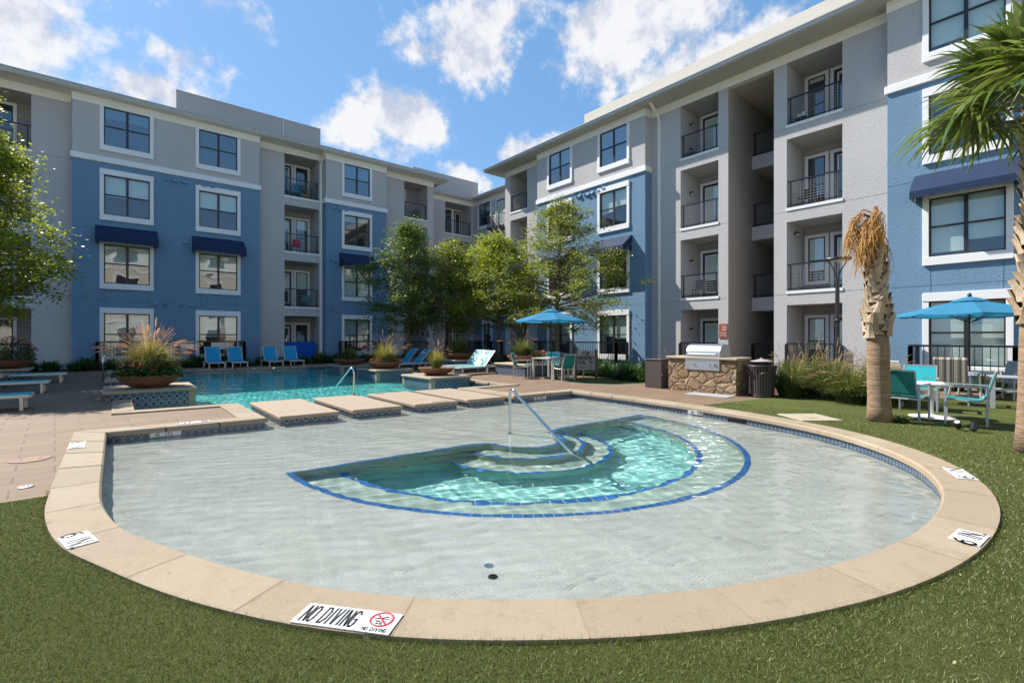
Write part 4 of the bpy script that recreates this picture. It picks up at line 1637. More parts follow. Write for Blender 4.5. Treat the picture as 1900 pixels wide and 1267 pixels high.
# ---------- sunlit wing along y
RW = thing('apartment_building', 'sunlit blue and grey apartment wing on the right with balconies and an open breezeway', 'building', (19.95, 12, 0), 0, 'apartment wings around the pool court')
off = RW.location
B = Wing('y', 19.95)
C = Wing('y', 20.5)
D = Wing('y', 23.0)
W = {k: MB() for k in ('grey', 'blue', 'in', 'side', 'trim', 'frieze')}
bays = [(13.65, 21.4, [(14.56, 16.62), (18.47, 20.5)]), (-8, 4.13, [(1.2, 3.22), (-3.2, -1.2)])]
for bi, (u0, u1, wins) in enumerate(bays):
    holes = []
    for wi, (a, b) in enumerate(wins):
        for fl in range(4):
            bl = [(.60, .75), (0.0, .35), (.47, .9), (.98, .5)][fl][wi] if bi == 0 else (1.0, .76, .0, 1.0)[fl]
            holes.append(window(B, RW, a, b, fl, M_GLASSB if fl == 3 and bi == 0 else M_GLASS, bl))
    hb = [h for h in holes if h[3] < 9.7]
    hg = [h for h in holes if h[3] > 9.7]
    B.wall(W['blue'], u0, u1, 0, 9.60, hb)
    B.wall(W['grey'], u0, u1, 9.60, FRZ, hg)
    for u, sgn in ((u0, 1), (u1, -1)):
        q = [(u, 0, 0), (u, 9.60, 0), (u, 9.60, -.55), (u, 0, -.55)]
        B.quad(W['blue'], q if sgn > 0 else q[::-1])
        q = [(u, 9.60, 0), (u, FRZ, 0), (u, FRZ, -.55), (u, 9.60, -.55)]
        B.quad(W['grey'], q if sgn > 0 else q[::-1])
    B.box(W['trim'], u0 - .07, u1 + .07, 9.61, 9.87, -.5, .07, .01)
    B.box(W['frieze'], u0 - .02, u1 + .02, FRZ + .003, TOP - .02, -.5, .03)
    flush(W, RW)
for (u0, u1, wins) in bays:
    for z in (3.1, 6.5):
        m = MB(); B.box(m, u0 + .02, u1 - .02, z, z + .012, -.01, .003); m.build('control_joint', M_JOINTB, RW, off=off)
    for (a, b) in wins:
        for u in (a + .2, b - .2):
            for (z0, z1) in ((HEAD[0] + .02, SILL[1] - .02),):
                m = MB(); B.box(m, u, u + .012, z0, z1, -.01, .0035); m.build('control_joint', M_JOINTB, RW, off=off)
# recessed run between the bays: balcony A, breezeway, balcony B
holes = []
for fl in range(4):
    holes.append(balcony(C, RW, W, 10.24, 12.07, fl, 1.6, (10.88, 11.80), None, 'grid' if fl > 1 else 'lines', (.95, .6, .95, .75)[fl]))
    holes.append(balcony(C, RW, W, 5.57, 7.45, fl, 1.6, (5.66, 6.28), (6.58, 7.2), 'grid', (.75, .8, 0, .1)[fl]))
br = (7.93, 9.80, 0, FRZ)
C.wall(W['grey'], 4.13, 13.65, 0, FRZ, holes + [br])
C.box(W['frieze'], 4.15, 13.63, FRZ + .003, TOP - .02, -.3, .03)
flush(W, RW)
C.wall(W['grey'], 21.4, 25.2, 0, FRZ, [balcony(C, RW, W, 22.95, 24.65, fl, 1.6, None, (23.2, 24.2), 'lines', 0) for fl in range(4)])
C.box(W['frieze'], 21.42, 25.2, FRZ + .003, TOP - .02, -.3, .03)
C.quad(W['grey'], [(25.2, 0, 0), (25.2, FRZ, 0), (25.2, FRZ, -2.5), (25.2, 0, -2.5)][::-1])
flush(W, RW)
for fl in (1, 2, 3):
    for (a, b) in ((4.15, 5.57), (12.07, 13.6), (9.8, 10.24), (7.45, 7.93)):
        C.box(W['in'], a + .02, b - .02, FL[fl] - .14, FL[fl] - .128, -.01, .003); flush(W, RW)
    for (a, b) in ((13.7, 21.35), (-8, 4.1)):
        pass
# breezeway passage
mbz = MB()
C.quad(mbz, [(9.80, 0, 0), (9.80, FRZ, 0), (9.80, FRZ, -9), (9.80, 0, -9)])
C.quad(mbz, [(7.93, 0, 0), (7.93, FRZ, 0), (7.93, FRZ, -9), (7.93, 0, -9)][::-1])
C.quad(mbz, [(7.93, 0, -9), (9.80, 0, -9), (9.80, FRZ, -9), (7.93, FRZ, -9)])
mbz.build('breezeway_wall', M_TAUPE, RW, off=off)
m = MB(); C.quad(m, [(7.93, FRZ - .003, -.3), (9.80, FRZ - .003, -.3), (9.80, FRZ - .003, -9), (7.93, FRZ - .003, -9)]); m.build('breezeway_ceiling', M_SOFFIT, RW, off=off)
m = MB()
for fl in (1, 2, 3):
    m = MB(); C.box(m, 7.94, 9.79, FL[fl] - .62, FL[fl], -8.9, -2.3); m.build('landing', M_GREY, RW, off=off)
for fl in (1, 2, 3): railing(C, RW, 7.96, 9.77, FL[fl], -2.4, 'grid')
# set-back corner
holes = [window(D, RW, 30.0, 31.84, 3, M_GLASSB, .5), window(D, RW, 30.0, 31.84, 2, M_GLASS, .5), window(D, RW, 30.0, 31.84, 1, M_GLASS, .5), window(D, RW, 29.9, 31.2, 0, M_GLASS, .5)]
dz = [(28.3, 29.3, FL[fl] + .02, FL[fl] + 2.3) for fl in (1, 2, 3)]
for q in dz: glazed(D, RW, 'juliet_door', q[0], q[1], q[2], q[3], .004, True, .9)
D.wall(W['grey'], 25.2, 32.5, 3.0, FRZ, holes[:3])
D.wall(W['blue'], 25.2, 32.5, 0, 3.0, holes[3:])
D.box(W['trim'], 25.2, 32.5, 2.98, 3.2, 0, .05)
D.box(W['frieze'], 25.2, 32.5, FRZ + .003, TOP - .02, -.3, .03)
for fl in (2, 3):
    m = MB(); D.box(m, 28.1, 29.6, FL[fl] - .1, FL[fl], 0, .75)
    m2 = m.build('juliet_balcony', M_DARK, RW, off=off)
    m = MB()
    for (a, b) in (((28.12, .73), (29.58, .73)), ((28.12, .02), (28.12, .73)), ((29.58, .02), (29.58, .73))):
        for zz in (1.05, .1): m.bar(D.P(a[0], FL[fl] + zz, a[1]), D.P(b[0], FL[fl] + zz, b[1]), .04)
    for k in range(13): m.bar(D.P(28.12 + 1.46 * k / 12, FL[fl], .73), D.P(28.12 + 1.46 * k / 12, FL[fl] + 1.05, .73), .016 if 0 < k < 12 else .04)
    for k in range(1, 6):
        for u in (28.12, 29.58): m.bar(D.P(u, FL[fl], .73 * k / 6), D.P(u, FL[fl] + 1.05, .73 * k / 6), .016)
    m.build('guard_rail', M_RAIL, m2, off=off)
    m = MB(); m.bar(D.P(28.3, FL[fl] - .12, .7), D.P(28.3, FL[fl] - .9, .02), .1); m.bar(D.P(29.4, FL[fl] - .12, .7), D.P(29.4, FL[fl] - .9, .02), .1)
    m.build('bracket', M_TRIM, m2, off=off)
flush(W, RW)
m = MB(); m.box(19.41, 36, -8, 26.0, TOP - .02, TOP + .1); m.box(22.55, 36, 26.0, 31.95, TOP - .02, TOP + .1)
m.build('roof', M_ROOF, RW, off=off)
m = MB(); m.box(19.38, 20.9, -8, 26.05, TOP - .055, TOP - .02); m.box(20.9, 23.3, 25.0, 26.05, TOP - .055, TOP - .02); m.box(22.5, 23.4, 26.05, 31.9, TOP - .055, TOP - .02)
m.build('soffit', M_SOFFIT, RW, off=off)
m = MB(); gutter(m, (19.38, 26.07), (19.38, -8)); gutter(m, (22.5, 26.07), (19.38, 26.07)); gutter(m, (22.5, 31.92), (22.5, 26.07))
m.build('gutter', M_GUTTER, RW, off=off)
m = MB(); m.box(24.8, 25, -8, 7.9, 0, TOP - .06); m.box(24.8, 25, 9.85, 32.5, 0, TOP - .06); m.build('light_block_wall', M_INT, RW, off=off)  # unseen core, added to keep light from passing through the wing
m = MB(); m.box(35.8, 36, -8, 42, 0, TOP - .03); m.box(20.6, 36, -8.1, -8, 0, TOP - .03); m.build('rear_wall', M_GREY, RW, off=off)
downspout(C, RW, 13.2, 0, eave=1.0)
m = MB()
m.box(21.8, 21.86, -8, 19.2, TOP + .1, 14.92); m.box(21.86, 34, 19.14, 19.2, TOP + .1, 14.92)
m.build('roof_screen', M_CREAMW, RW, off=off)
m = MB(); m.box(25.0, 25.06, 21.5, 30.2, TOP + .1, 14.85); m.box(25.06, 34, 30.14, 30.2, TOP + .1, 14.85); m.build('roof_screen', M_CREAMW, RW, off=off)
awning(B, RW, 14.42, 16.76, 6.62, 6.02)
awning(B, RW, 18.33, 20.62, 6.62, 6.02)
awning(B, RW, 1.02, 3.42, 6.68, 6.02)
for (u, z, g) in ((17.0, 9.33, 1), (17.3, 9.31, 1), (17.55, 9.33, 0), (17.9, 9.36, 1), (18.15, 9.36, 0), (16.2, 9.4, 1), (16.55, 9.36, 1)):
    vent(B, RW, u, z, g)
for fl in range(4):
    sconce(Wing('y', 0), RW, 0, 0, 0) if False else None
    A = Wing('x', 12.07)           # far side wall of balcony A
    sconce(A, RW, 21.35, FL[fl] + 1.85, 0)
A = Wing('x', 7.45)
sconce(A, RW, 21.3, FL[1] + 2.4, 0)
m = MB(); C.box(m, 9.83, 10.2, 1.42, 2.05, 0.001, .025); sg = m.build('wall_sign', M_REDSIGN, RW, off=off)
m = MB()
C.box(m, 10.0, 10.03, 1.76, 1.96, .025, .03); C.box(m, 9.9, 10.0, 1.76, 1.79, .025, .03); C.box(m, 9.88, 9.91, 1.76, 1.92, .025, .03); C.box(m, 9.9, 9.97, 1.9, 1.93, .025, .03)
for k in range(3): C.box(m, 9.87, 10.15, 1.5 + k * .065, 1.515 + k * .065, .025, .03)
m.build('sign_symbol', M_WHITEP, sg, off=off)


# ---------- the wing across the court, behind the camera: it shows in the window panes
OW = thing('apartment_building', 'cream apartment wing across the court mirrored in the ground floor panes', 'building', (5, -17, 0), 0, 'apartment wings around the pool court')
off = OW.location
m = MB(); m.box(-30, 34, -29, -17, 0, 12.4); m.build('wall', M_CREAMW, OW, off=off)
m = MB(); m.box(-30.5, 34.5, -29.5, -16.5, 12.4, 12.75); m.build('roof', M_ROOF, OW, off=off)
m = MB()
for zz in (3.2, 6.5, 9.7): m.box(-30, 34, -16.999, -16.95, zz, zz + .25)
m.build('trim_band', M_TRIM, OW, off=off)
for k in range(13):
    for fl in range(4):
        x0 = -28 + k * 4.7
        m = MB(); m.box(x0, x0 + 2, -16.998, -16.93, FL[fl] + .7, FL[fl] + 2.6)
        wn = m.build('window', M_TRIM, OW, off=off)
        m = MB(); m.box(x0 + .15, x0 + 1.85, -16.929, -16.925, FL[fl] + .9, FL[fl] + 2.4); m.build('pane', M_DARK, wn, off=off)


# ------------------------------------------------------------------ plants
def strips(base, az, L, up, out, droop, w, seg=4, u0=0.0, u1=1.0, prof=None, vert=False, bend=1.3):
    """arching blades as arrays: returns V, F"""
    N = len(L)
    u = np.linspace(u0, u1, seg + 1)[None, :]
    r = (L * out)[:, None] * u ** bend
    z = L[:, None] * (up[:, None] * u - droop[:, None] * u ** 2.3)
    x = base[:, 0, None] + np.cos(az)[:, None] * r
    y = base[:, 1, None] + np.sin(az)[:, None] * r
    z = base[:, 2, None] + z
    if prof is None: pw = np.clip(1.02 - u ** 2, .06, 1)
    else: pw = np.asarray(prof)[None, :]
    ww = w[:, None] * pw
    if vert: dx, dy, dz = 0 * ww, 0 * ww, ww
    else: dx, dy, dz = -np.sin(az)[:, None] * ww, np.cos(az)[:, None] * ww, 0 * ww
    V = np.stack([np.stack([x - dx, y - dy, z - dz], -1), np.stack([x + dx, y + dy, z + dz], -1)], 2)  # N,seg+1,2,3
    idx = np.arange(N * (seg + 1) * 2).reshape(N, seg + 1, 2)
    F = np.stack([idx[:, :-1, 0], idx[:, :-1, 1], idx[:, 1:, 1], idx[:, 1:, 0]], -1).reshape(-1, 4)
    return V.reshape(-1, 3), F


def join(parts):
    Vs, Fs, k = [], [], 0
    for V, F in parts:
        Vs.append(V); Fs.append(F + k); k += len(V)
    return np.concatenate(Vs), np.concatenate(Fs)


def leaf_quads(P, size, rng, flatness=.6):
    n = len(P)
    a = rng.uniform(0, 2 * np.pi, n)
    d = np.stack([np.cos(a), np.sin(a), rng.normal(-.15, .5, n)], 1)
    d /= np.linalg.norm(d, axis=1)[:, None]
    up = np.stack([rng.normal(0, flatness, n), rng.normal(0, flatness, n), np.ones(n)], 1)
    s = np.cross(d, up); s /= np.linalg.norm(s, axis=1)[:, None]
    L = size * rng.uniform(.6, 1.25, n)[:, None]
    Wd = L * .27
    V = np.stack([P, P + d * L * .5 + s * Wd, P + d * L, P + d * L * .5 - s * Wd], 1)
    return V.reshape(-1, 3), np.arange(n * 4).reshape(-1, 4)


def tree(label, base, h, z0, rad, seed, leafm, nb=70, leaf=.085, shape=1.0, per=26, clusters=7, trunk_r=.11, group=None, lean=(0, 0), fill=0.5):
    rng = np.random.default_rng(seed)
    t = thing('courtyard_tree', label, 'tree', base, 0, group)
    m = MB()
    path, rr = [], []
    for k in range(9):
        f = k / 8
        path.append((lean[0] * f * f + .07 * math.sin(5 * f + seed), lean[1] * f * f + .07 * math.cos(4 * f + seed * 2), h * .96 * f))
        rr.append(trunk_r * (1.25 if k == 0 else 1) * (1 - .9 * f) + .008)
    m.tube(path, rr, 9)
    C = []
    def at(f):
        x = f * 8; i = min(7, int(x)); g = x - i
        return Vector(path[i]).lerp(Vector(path[i + 1]), g)
    for k in range(nb):
        f = (z0 + (h - z0) * ((k + rng.random()) / nb) ** .85) / h
        g = (f * h - z0) / (h - z0)
        prof = (min(1, .62 + 1.4 * g) if g < .3 else (1 - (g - .3) / .72) ** shape)
        L = rad * max(.12, prof) * rng.uniform(.62, 1.12)
        az = k * 2.39996 + rng.normal(0, .35)
        rise = rng.uniform(-.02, .32) + .35 * g
        p0 = at(max(.05, f * .94 - .02 * L))
        pts = []
        for q in range(5):
            v = q / 4
            pts.append(p0 + Vector((math.cos(az + .25 * v * math.sin(k)), math.sin(az + .25 * v * math.sin(k)), rise * (1 - .35 * v))) * (L * v))
        m.tube(pts, [max(.006, .05 * trunk_r / .11 * (L / rad) * (1 - v)) for v in (0, .25, .5, .75, 1)], 5, cap=False)
        nc = max(2, int(clusters * (.4 + .6 * L / rad)))
        for q in range(nc):
            v = rng.uniform(.30, 1.05) if q else 1.0
            x = min(3.999, v * 4); i = int(x)
            p = pts[i].lerp(pts[min(4, i + 1)], x - i)
            C.append((p.x + rng.normal(0, .16), p.y + rng.normal(0, .16), p.z + rng.normal(.03, .12)))
    m.build('trunk', M_LIMB, t, smooth=True)
    C = np.array(C)
    n = len(C)
    cnt = rng.poisson(per * rng.gamma(2.2, .45, n))
    P = np.repeat(C, cnt, 0) + rng.normal(0, 1, (cnt.sum(), 3)) * (np.array([.24, .24, .13]) * np.repeat(rng.uniform(.5, 1.35, n), cnt)[:, None])
    V, F = leaf_quads(P, leaf, rng)
    tone = np.repeat(rng.uniform(-.18, .18, n), cnt)
    np_mesh('crown', V, F, leafm, np.clip(rng.normal(.48, .22, len(F)) + tone, 0, 1), t)
    return t


TG = 'trees planted round the pool court'
tree('tall bright green tree cut off by the left picture edge', (-3.6, 20.6, 0), 9.3, 2.3, 2.7, 3, M_LEAFL, nb=175, leaf=.12, shape=.9, per=56, clusters=9, trunk_r=.14, group=TG)
tree('dark shaded tree left of the yellow green trees in front of the blue bay', (11.3, 21.6, 0), 7.9, 2.0, 2.7, 11, M_LEAFD, nb=105, leaf=.12, shape=.9, per=44, clusters=8, group=TG)
tree('dense tree with a slim pale trunk in the middle of the row by the corner', (13.6, 21.4, 0), 7.0, 2.1, 2.8, 23, M_LEAFM, nb=95, leaf=.12, shape=.65, per=44, clusters=8, trunk_r=.09, group=TG)
tree('yellow green tree with its trunk in front of the small blue corner wall', (15.2, 19.2, 0), 7.1, 2.25, 3.0, 31, M_LEAFL, nb=105, leaf=.12, shape=.6, per=46, clusters=8, group=TG)
tree('open tapering tree rising behind the blue umbrella by the sunlit wing', (15.7, 15.4, 0), 8.3, 2.3, 3.5, 47, M_LEAFM, nb=92, leaf=.115, shape=.75, per=50, clusters=8, trunk_r=.12, group=TG)


def fountain_grass(name, label, cat, base, R_, H, n, npl, seed, group=None, blade=None, plume=None, w=.006, rz=0, spread=1.0):
    rng = np.random.default_rng(seed)
    t = thing(name, label, cat, base, rz, group)
    az = rng.uniform(0, 2 * np.pi, n)
    rb = np.sqrt(rng.random(n)) * R_ * .28
    b = np.stack([np.cos(az) * rb, np.sin(az) * rb, np.zeros(n)], 1)
    az = az + rng.normal(0, .5, n)
    L = H * rng.uniform(.6, 1.12, n)
    out = rng.uniform(.08, .95, n) ** .9 * spread
    V, F = strips(b, az, L, 1.35 - .3 * out, out * R_ / H, .30 + .45 * out, w * rng.uniform(.6, 1.2, n), 5)
    np_mesh('foliage', V, F, blade or M_GRASSY, np.repeat(rng.random(n), 5), t)
    if npl:
        az = rng.uniform(0, 2 * np.pi, npl)
        rb = np.sqrt(rng.random(npl)) * R_ * .2
        b = np.stack([np.cos(az) * rb, np.sin(az) * rb, np.zeros(npl)], 1)
        L = H * rng.uniform(.95, 1.35, npl); out = rng.uniform(.1, .95, npl) * spread; o2 = out * R_ / H
        up, dr = 1.4 - .25 * out, .26 + .40 * out
        V1, F1 = strips(b, az, L, up, o2, dr, np.full(npl, .0028), 6)
        pr = [.25, .8, 1, .95, .75, .3]
        V2, F2 = strips(b, az, L, up, o2, dr, np.full(npl, .0095), 5, .80, 1.05, pr)
        V3, F3 = strips(b, az, L, up, o2, dr, np.full(npl, .0095), 5, .80, 1.05, pr, vert=True)
        rr = rng.random(npl)
        V, F = join([(V1, F1), (V2, F2), (V3, F3)])
        np_mesh('plume', V, F, plume or M_PLUME, np.concatenate([np.repeat(rr, 6), np.repeat(rr, 5), np.repeat(rr, 5)]), t)
    return t


def bowl(label, base, rad, h, group='wide terracotta bowls of grasses'):
    t = thing('planter_bowl', label, 'planter', base, 0, group)
    m = MB()
    k = rad
    m.lathe([(k * .42, 0), (k * .62, h * .16), (k * .84, h * .5), (k * .97, h * .88), (k, h), (k * .985, h * 1.03), (k * .93, h * .98), (k * .88, h * .86)], 40)
    m.build('bowl', M_TERRA, t, smooth=True)
    m = MB(); m.lathe([(0, h * .90), (k * .5, h * .90), (k * .89, h * .86)], 28); m.build('soil', M_SOIL, t)
    return t


def flowers(name, label, base, rad, h, n, seed, fl=.05, group=None, leafm=None):
    rng = np.random.default_rng(seed)
    t = thing(name, label, 'plant', base, 0, group)
    a = rng.uniform(0, 2 * np.pi, n); r = np.sqrt(rng.random(n)) * rad
    z = h * rng.uniform(.1, 1, n) * (1.05 - (r / rad) ** 2 * .6)
    P = np.stack([np.cos(a) * r, np.sin(a) * r, z], 1)
    V, F = leaf_quads(P, .075, rng, .8)
    np_mesh('foliage', V, F, leafm or M_SHRUB, rng.random(len(F)), t)
    k = int(n * fl)
    a = rng.uniform(0, 2 * np.pi, k); r = np.sqrt(rng.uniform(.2, 1, k)) * rad
    P = np.stack([np.cos(a) * r, np.sin(a) * r, h * 1.05 * (1.02 - (r / rad) ** 2 * .55)], 1)
    P = np.repeat(P, 7, 0) + rng.normal(0, .016, (k * 7, 3))
    V, F = leaf_quads(P, .05, rng, .5)
    np_mesh('blossom', V, F, M_FLOWER, np.repeat(rng.random(k), 7), t)
    return t


FG = 'fountain grasses in the bowls'
bowl('widest terracotta bowl overflowing with pink grass on the left pool edge', (.66, 14.88, .22), .68, .30)
fountain_grass('fountain_grass', 'largest pink plumed fountain grass bursting from the bowl left of the pool', 'grass plant', (.66, 14.95, .46), .86, 1.02, 2600, 170, 5, FG, w=.007)
flowers('bedding_plant', 'green bedding plants with red and pink blossoms round the largest grass', (.66, 14.85, .46), .70, .44, 3600, 6, .014)
bowl('terracotta bowl with a single tuft of grass nearest the stepping slabs', (8.25, 13.8, .20), .60, .24)
fountain_grass('fountain_grass', 'narrow single tuft of pink grass in bare soil in the low wide bowl', 'grass plant', (8.25, 13.8, .40), .52, .78, 420, 26, 15, FG, spread=.9)
bowl('terracotta bowl behind the pool handrail with yellow flowers', (8.27, 17.8, .22), .66, .26)
fountain_grass('fountain_grass', 'pink plumed grass with yellow flowers below it behind the pool handrail', 'grass plant', (8.27, 17.8, .42), .85, .95, 900, 45, 16, FG)
flowers('bedding_plant', 'yellow and orange bedding plants in the bowl behind the pool handrail', (8.27, 17.8, .42), .6, .28, 1200, 17, .06, leafm=M_GRASSG)
bowl('shaded bowl of dark grass at the far corner of the pool', (8.2, 21.3, .22), .72, .24)
fountain_grass('fountain_grass', 'shaded dark green grass in the bowl at the far pool corner', 'grass plant', (8.2, 21.3, .4), .7, .75, 700, 0, 18, FG, blade=M_GRASSG)
bowl('terracotta bowl on the raised bed just left of the dining set', (12.2, 13.95, .46), .60, .28)
fountain_grass('fountain_grass', 'green grass with few pink plumes left of the dining set', 'grass plant', (12.2, 13.95, .7), .72, .82, 800, 18, 19, FG, blade=M_GRASSG)
flowers('bedding_plant', 'bushy plants with pale pink flowers beside the dining set', (12.75, 13.7, .46), .5, .5, 1300, 21, .03)
bowl('terracotta bowl on the raised bed behind the patterned loungers', (12.1, 18.2, .46), .68, .28)
fountain_grass('fountain_grass', 'upright green grass with arching pink plumes behind the patterned loungers', 'grass plant', (12.1, 18.2, .7), .8, .95, 900, 30, 20, FG, blade=M_GRASSG)
flowers('bedding_plant', 'low green bedding plants round the bowl behind the patterned loungers', (12.1, 18.2, .68), .62, .3, 1300, 22, .02)
bowl('bowl of orange flowers cut by the left picture edge', (-2.75, 23.3, .40), .6, .26)
flowers('bedding_plant', 'bush of orange flowers cut by the left picture edge', (-2.7, 23.3, .62), .62, .85, 1900, 23, .05)

# big clump of ornamental grass beside the litter bin
GC = 'ornamental grass clumps beside the litter bin'
for k, (x, y, r, h, lab) in enumerate(((12.75, 4.55, .85, .95, 'ornamental grass clump with tan plumes touching the litter bin'), (13.0, 3.75, .95, 1.0, 'ornamental grass clump in the middle of the row by the lamp post'),
                                       (12.5, 3.25, .85, .85, 'ornamental grass clump closest to the pool in front of the lamp post'), (13.4, 3.0, .9, .95, 'ornamental grass clump half hidden behind the dead palm trunk'),
                                       (13.7, 4.4, .9, 1.05, 'ornamental grass clump at the back below the ground floor balcony'), (12.7, 2.55, .75, .7, 'low ornamental grass clump just left of the dead palm'),
                                       (12.9, 7.9, .55, 1.0, 'thin upright grass between the brown box and the stone grill'))):
    fountain_grass('grass_clump', lab, 'grass plant', (x, y, 0), r, h, 1500 if k < 6 else 500, 60 if k < 6 else 15, 60 + k, GC, M_GRASSG, M_PLUMET, .009)

# shrubs: one mesh, many copies
SG = 'low shrubs in the planting beds'
proto = thing('low_shrub', 'low dark shrub in the bed along the shaded wing', 'shrub', (0, 0, 0), 0, SG)
rng = np.random.default_rng(9)
n = 420
az = rng.uniform(0, 2 * np.pi, n); rb = np.sqrt(rng.random(n)) * .22
b = np.stack([np.cos(az) * rb, np.sin(az) * rb, np.zeros(n)], 1)
out = rng.uniform(.1, 1, n)
V, F = strips(b, az + rng.normal(0, .5, n), rng.uniform(.35, .75, n), 1.15 - .3 * out, out, .25 + .5 * out, rng.uniform(.010, .022, n), 4)
np_mesh('foliage', V, F, M_SHRUB, np.repeat(rng.random(n), 4), proto)
places = []
for k in range(30):
    s = -3.6 + k * .72 + rng.uniform(-.2, .2)
    places.append((s, 27.75 - .045 * s + rng.uniform(-.2, .25), .8 + rng.random() * .4, 0))
    if k % 2: places.append((s + .3, 28.6 - .045 * s, .9 + rng.random() * .5, 0))
for k in range(20):
    y = 7.9 + k * .62
    places.append((13.35 + .10 * (y - 8) + rng.uniform(-.2, .3), y, .85 + rng.random() * .5, 1))
    if k % 2: places.append((14.6 + .12 * (y - 8), y + .2, 1.0 + rng.random() * .5, 1))
for k in range(9): places.append((17.2 + rng.uniform(-.4, .5), -.8 + k * .75, .9 + rng.random() * .4, 2))
LABS = ('low dark shrub in the bed along the shaded wing', 'low bright green shrub in the bed in front of the sunlit wing', 'low shrub below the patio fence behind the right hand chairs')
for k, (x, y, s, q) in enumerate(places):
    o = proto if k == 0 else copy_tree(proto)
    o.location = (x, y, .01); o.rotation_euler = (0, 0, k * 1.7); o.scale = (s, s, s * .95)
    o['label'] = LABS[q]
fountain_grass('spiky_plant', 'small spiky dark plant against the pale wall left of the dead palm', 'plant', (16.5, 3.55, 0), .5, 1.3, 40, 0, 91, None, M_SHRUB, w=.02, spread=.6)


# palms
def palm_trunk(m, mb, r0, z_s, z_t, rb, seed, lean=(0, 0)):
    rng = random.Random(seed)
    path = [(lean[0] * f, lean[1] * f, z_t * f) for f in [k / 14 for k in range(15)]]
    rad = []
    for k in range(15):
        z = path[k][2]
        rad.append(r0 * (1.18 if k == 0 else 1.05 if k == 1 else 1) * (1 if z < z_s else .92 - .35 * (z - z_s) / (z_t - z_s)))
    m.tube(path, rad, 20)
    nb = int((z_t - z_s) / .021)
    for k in range(nb):
        f = k / nb
        z = z_s + (z_t - z_s) * f
        a = k * 2.39996
        rr = rb[0] + (rb[1] - rb[0]) * f
        L = .25 * (1 - .2 * f) * rng.uniform(.8, 1.2)
        w0, w1 = r0 * .80 * (1 - .5 * f), r0 * .30 * (1 - .4 * f)
        cx, cy = lean[0] * z / z_t, lean[1] * z / z_t
        base_r = r0 * (1.0 - .5 * f)
        mb.cur = rng.random()
        a += rng.gauss(0, .08)
        ca, sa = math.cos(a), math.sin(a)
        rows = []
        tip = (rr - base_r) * rng.uniform(.6, 1.15)
        for q in range(5):
            v = q / 4
            rad_q = base_r + .012 + tip * v ** 1.5
            zz = z + L * v
            wq = w0 + (w1 - w0) * v ** .8
            tq = .030 * (1 - .5 * v) * (1 - .5 * f)
            tw = .085 * v * (1 if k % 2 else -1)
            row = []
            for (sx, dr) in ((-1, -.02), (-.4, tq), (.4, tq), (1, -.02)):
                lx = sx * wq + tw
                row.append((cx + ca * (rad_q + dr) - sa * lx, cy + sa * (rad_q + dr) + ca * lx, zz))
            rows.append(row)
        for q in range(4):
            for j in range(3):
                mb.face([rows[q][j], rows[q][j + 1], rows[q + 1][j + 1], rows[q + 1][j]])
        mb.face(rows[4])


def fan_frond(mb, org, az, el, pet, ll, n=34, droop=.5, seed=0, spread=118):
    """costapalmate fan: a petiole, then long leaflets around its end"""
    rng = random.Random(seed)
    d = Vector((math.cos(az) * math.cos(el), math.sin(az) * math.cos(el), math.sin(el)))
    side = Vector((-math.sin(az), math.cos(az), 0))
    nrm = side.cross(d) * -1
    o = Vector(org)
    pts = [o + d * (pet * q / 4) + Vector((0, 0, -droop * .22 * pet * (q / 4) ** 2)) for q in range(5)]
    mb.cur = .9
    mb.tube(pts, [.016, .013, .012, .011, .009], 5)
    h = pts[-1]
    d = (pts[-1] - pts[-2]).normalized()
    nrm = side.cross(d) * -1
    for k in range(n):
        th = R(-spread + 2 * spread * (k + .5) / n) + rng.gauss(0, .03)
        v = d * math.cos(th) + side * math.sin(th)
        L = ll * (.72 + .28 * math.cos(th * .6)) * rng.uniform(.85, 1.1)
        dr = droop * rng.uniform(.6, 1.4)
        w0 = L * .028
        sw = (side * math.cos(th) - d * math.sin(th))
        mb.cur = rng.random()
        prev = None
        for q in range(6):
            f = q / 5
            c = h + v * (L * f * (1 - .12 * dr * f)) + nrm * (.10 * L * f * (1 - abs(th) / 2)) + Vector((0, 0, -dr * L * f ** 2.4 * .75))
            wq = w0 * (.5 + 1.6 * f if f < .35 else max(.05, 1.06 * (1 - ((f - .35) / .65) ** 1.6) + .04))
            a, b = c - sw * wq, c + sw * wq
            if prev: mb.face([prev[0], prev[1], b, a])
            prev = (a, b)


t = thing('palm_tree', 'green fan palm with criss cross boots at the right picture edge', 'palm', (8.78, .36, 0), 0, 'palms by the turf')
m, b = MB(), MB()
palm_trunk(m, b, .155, 1.6, 4.3, (.235, .18), 3, (.08, -.08))
m.build('trunk', M_PTRUNK, t, smooth=True); b.build('leaf_base', M_BOOT, t)
g = MB()
rr = random.Random(12)
for k in range(30):
    az = k * 2.39996 + rr.gauss(0, .1)
    el = R(80 - 70 * (k / 29)) + rr.gauss(0, .08)
    fan_frond(g, (.08 + .05 * math.cos(az), -.08 + .05 * math.sin(az), 4.3 + .12 * (1 - k / 29)), az, el, rr.uniform(.55, .75), rr.uniform(.8, 1.0), 40, .22 + .5 * k / 29, k)
g.build('frond', M_FRONDG, t)
g = MB()
for k in range(7):
    az = 2.2 + .5 * k
    pts = [(0.1 * math.cos(az), .1 * math.sin(az), 4.3), (.4 * math.cos(az), .4 * math.sin(az), 4.25), (.62 * math.cos(az), .62 * math.sin(az), 3.97)]
    g.tube(pts, .008, 4)
    for q in range(46):
        c = Vector(pts[1]).lerp(Vector(pts[2]), rr.random()) + Vector((rr.gauss(0, .06), rr.gauss(0, .06), rr.gauss(-.04, .06)))
        g.lathe([(0, -.010), (.010, 0), (0, .010)], 5, c)
g.build('fruit_stalk', M_LIMB, t)

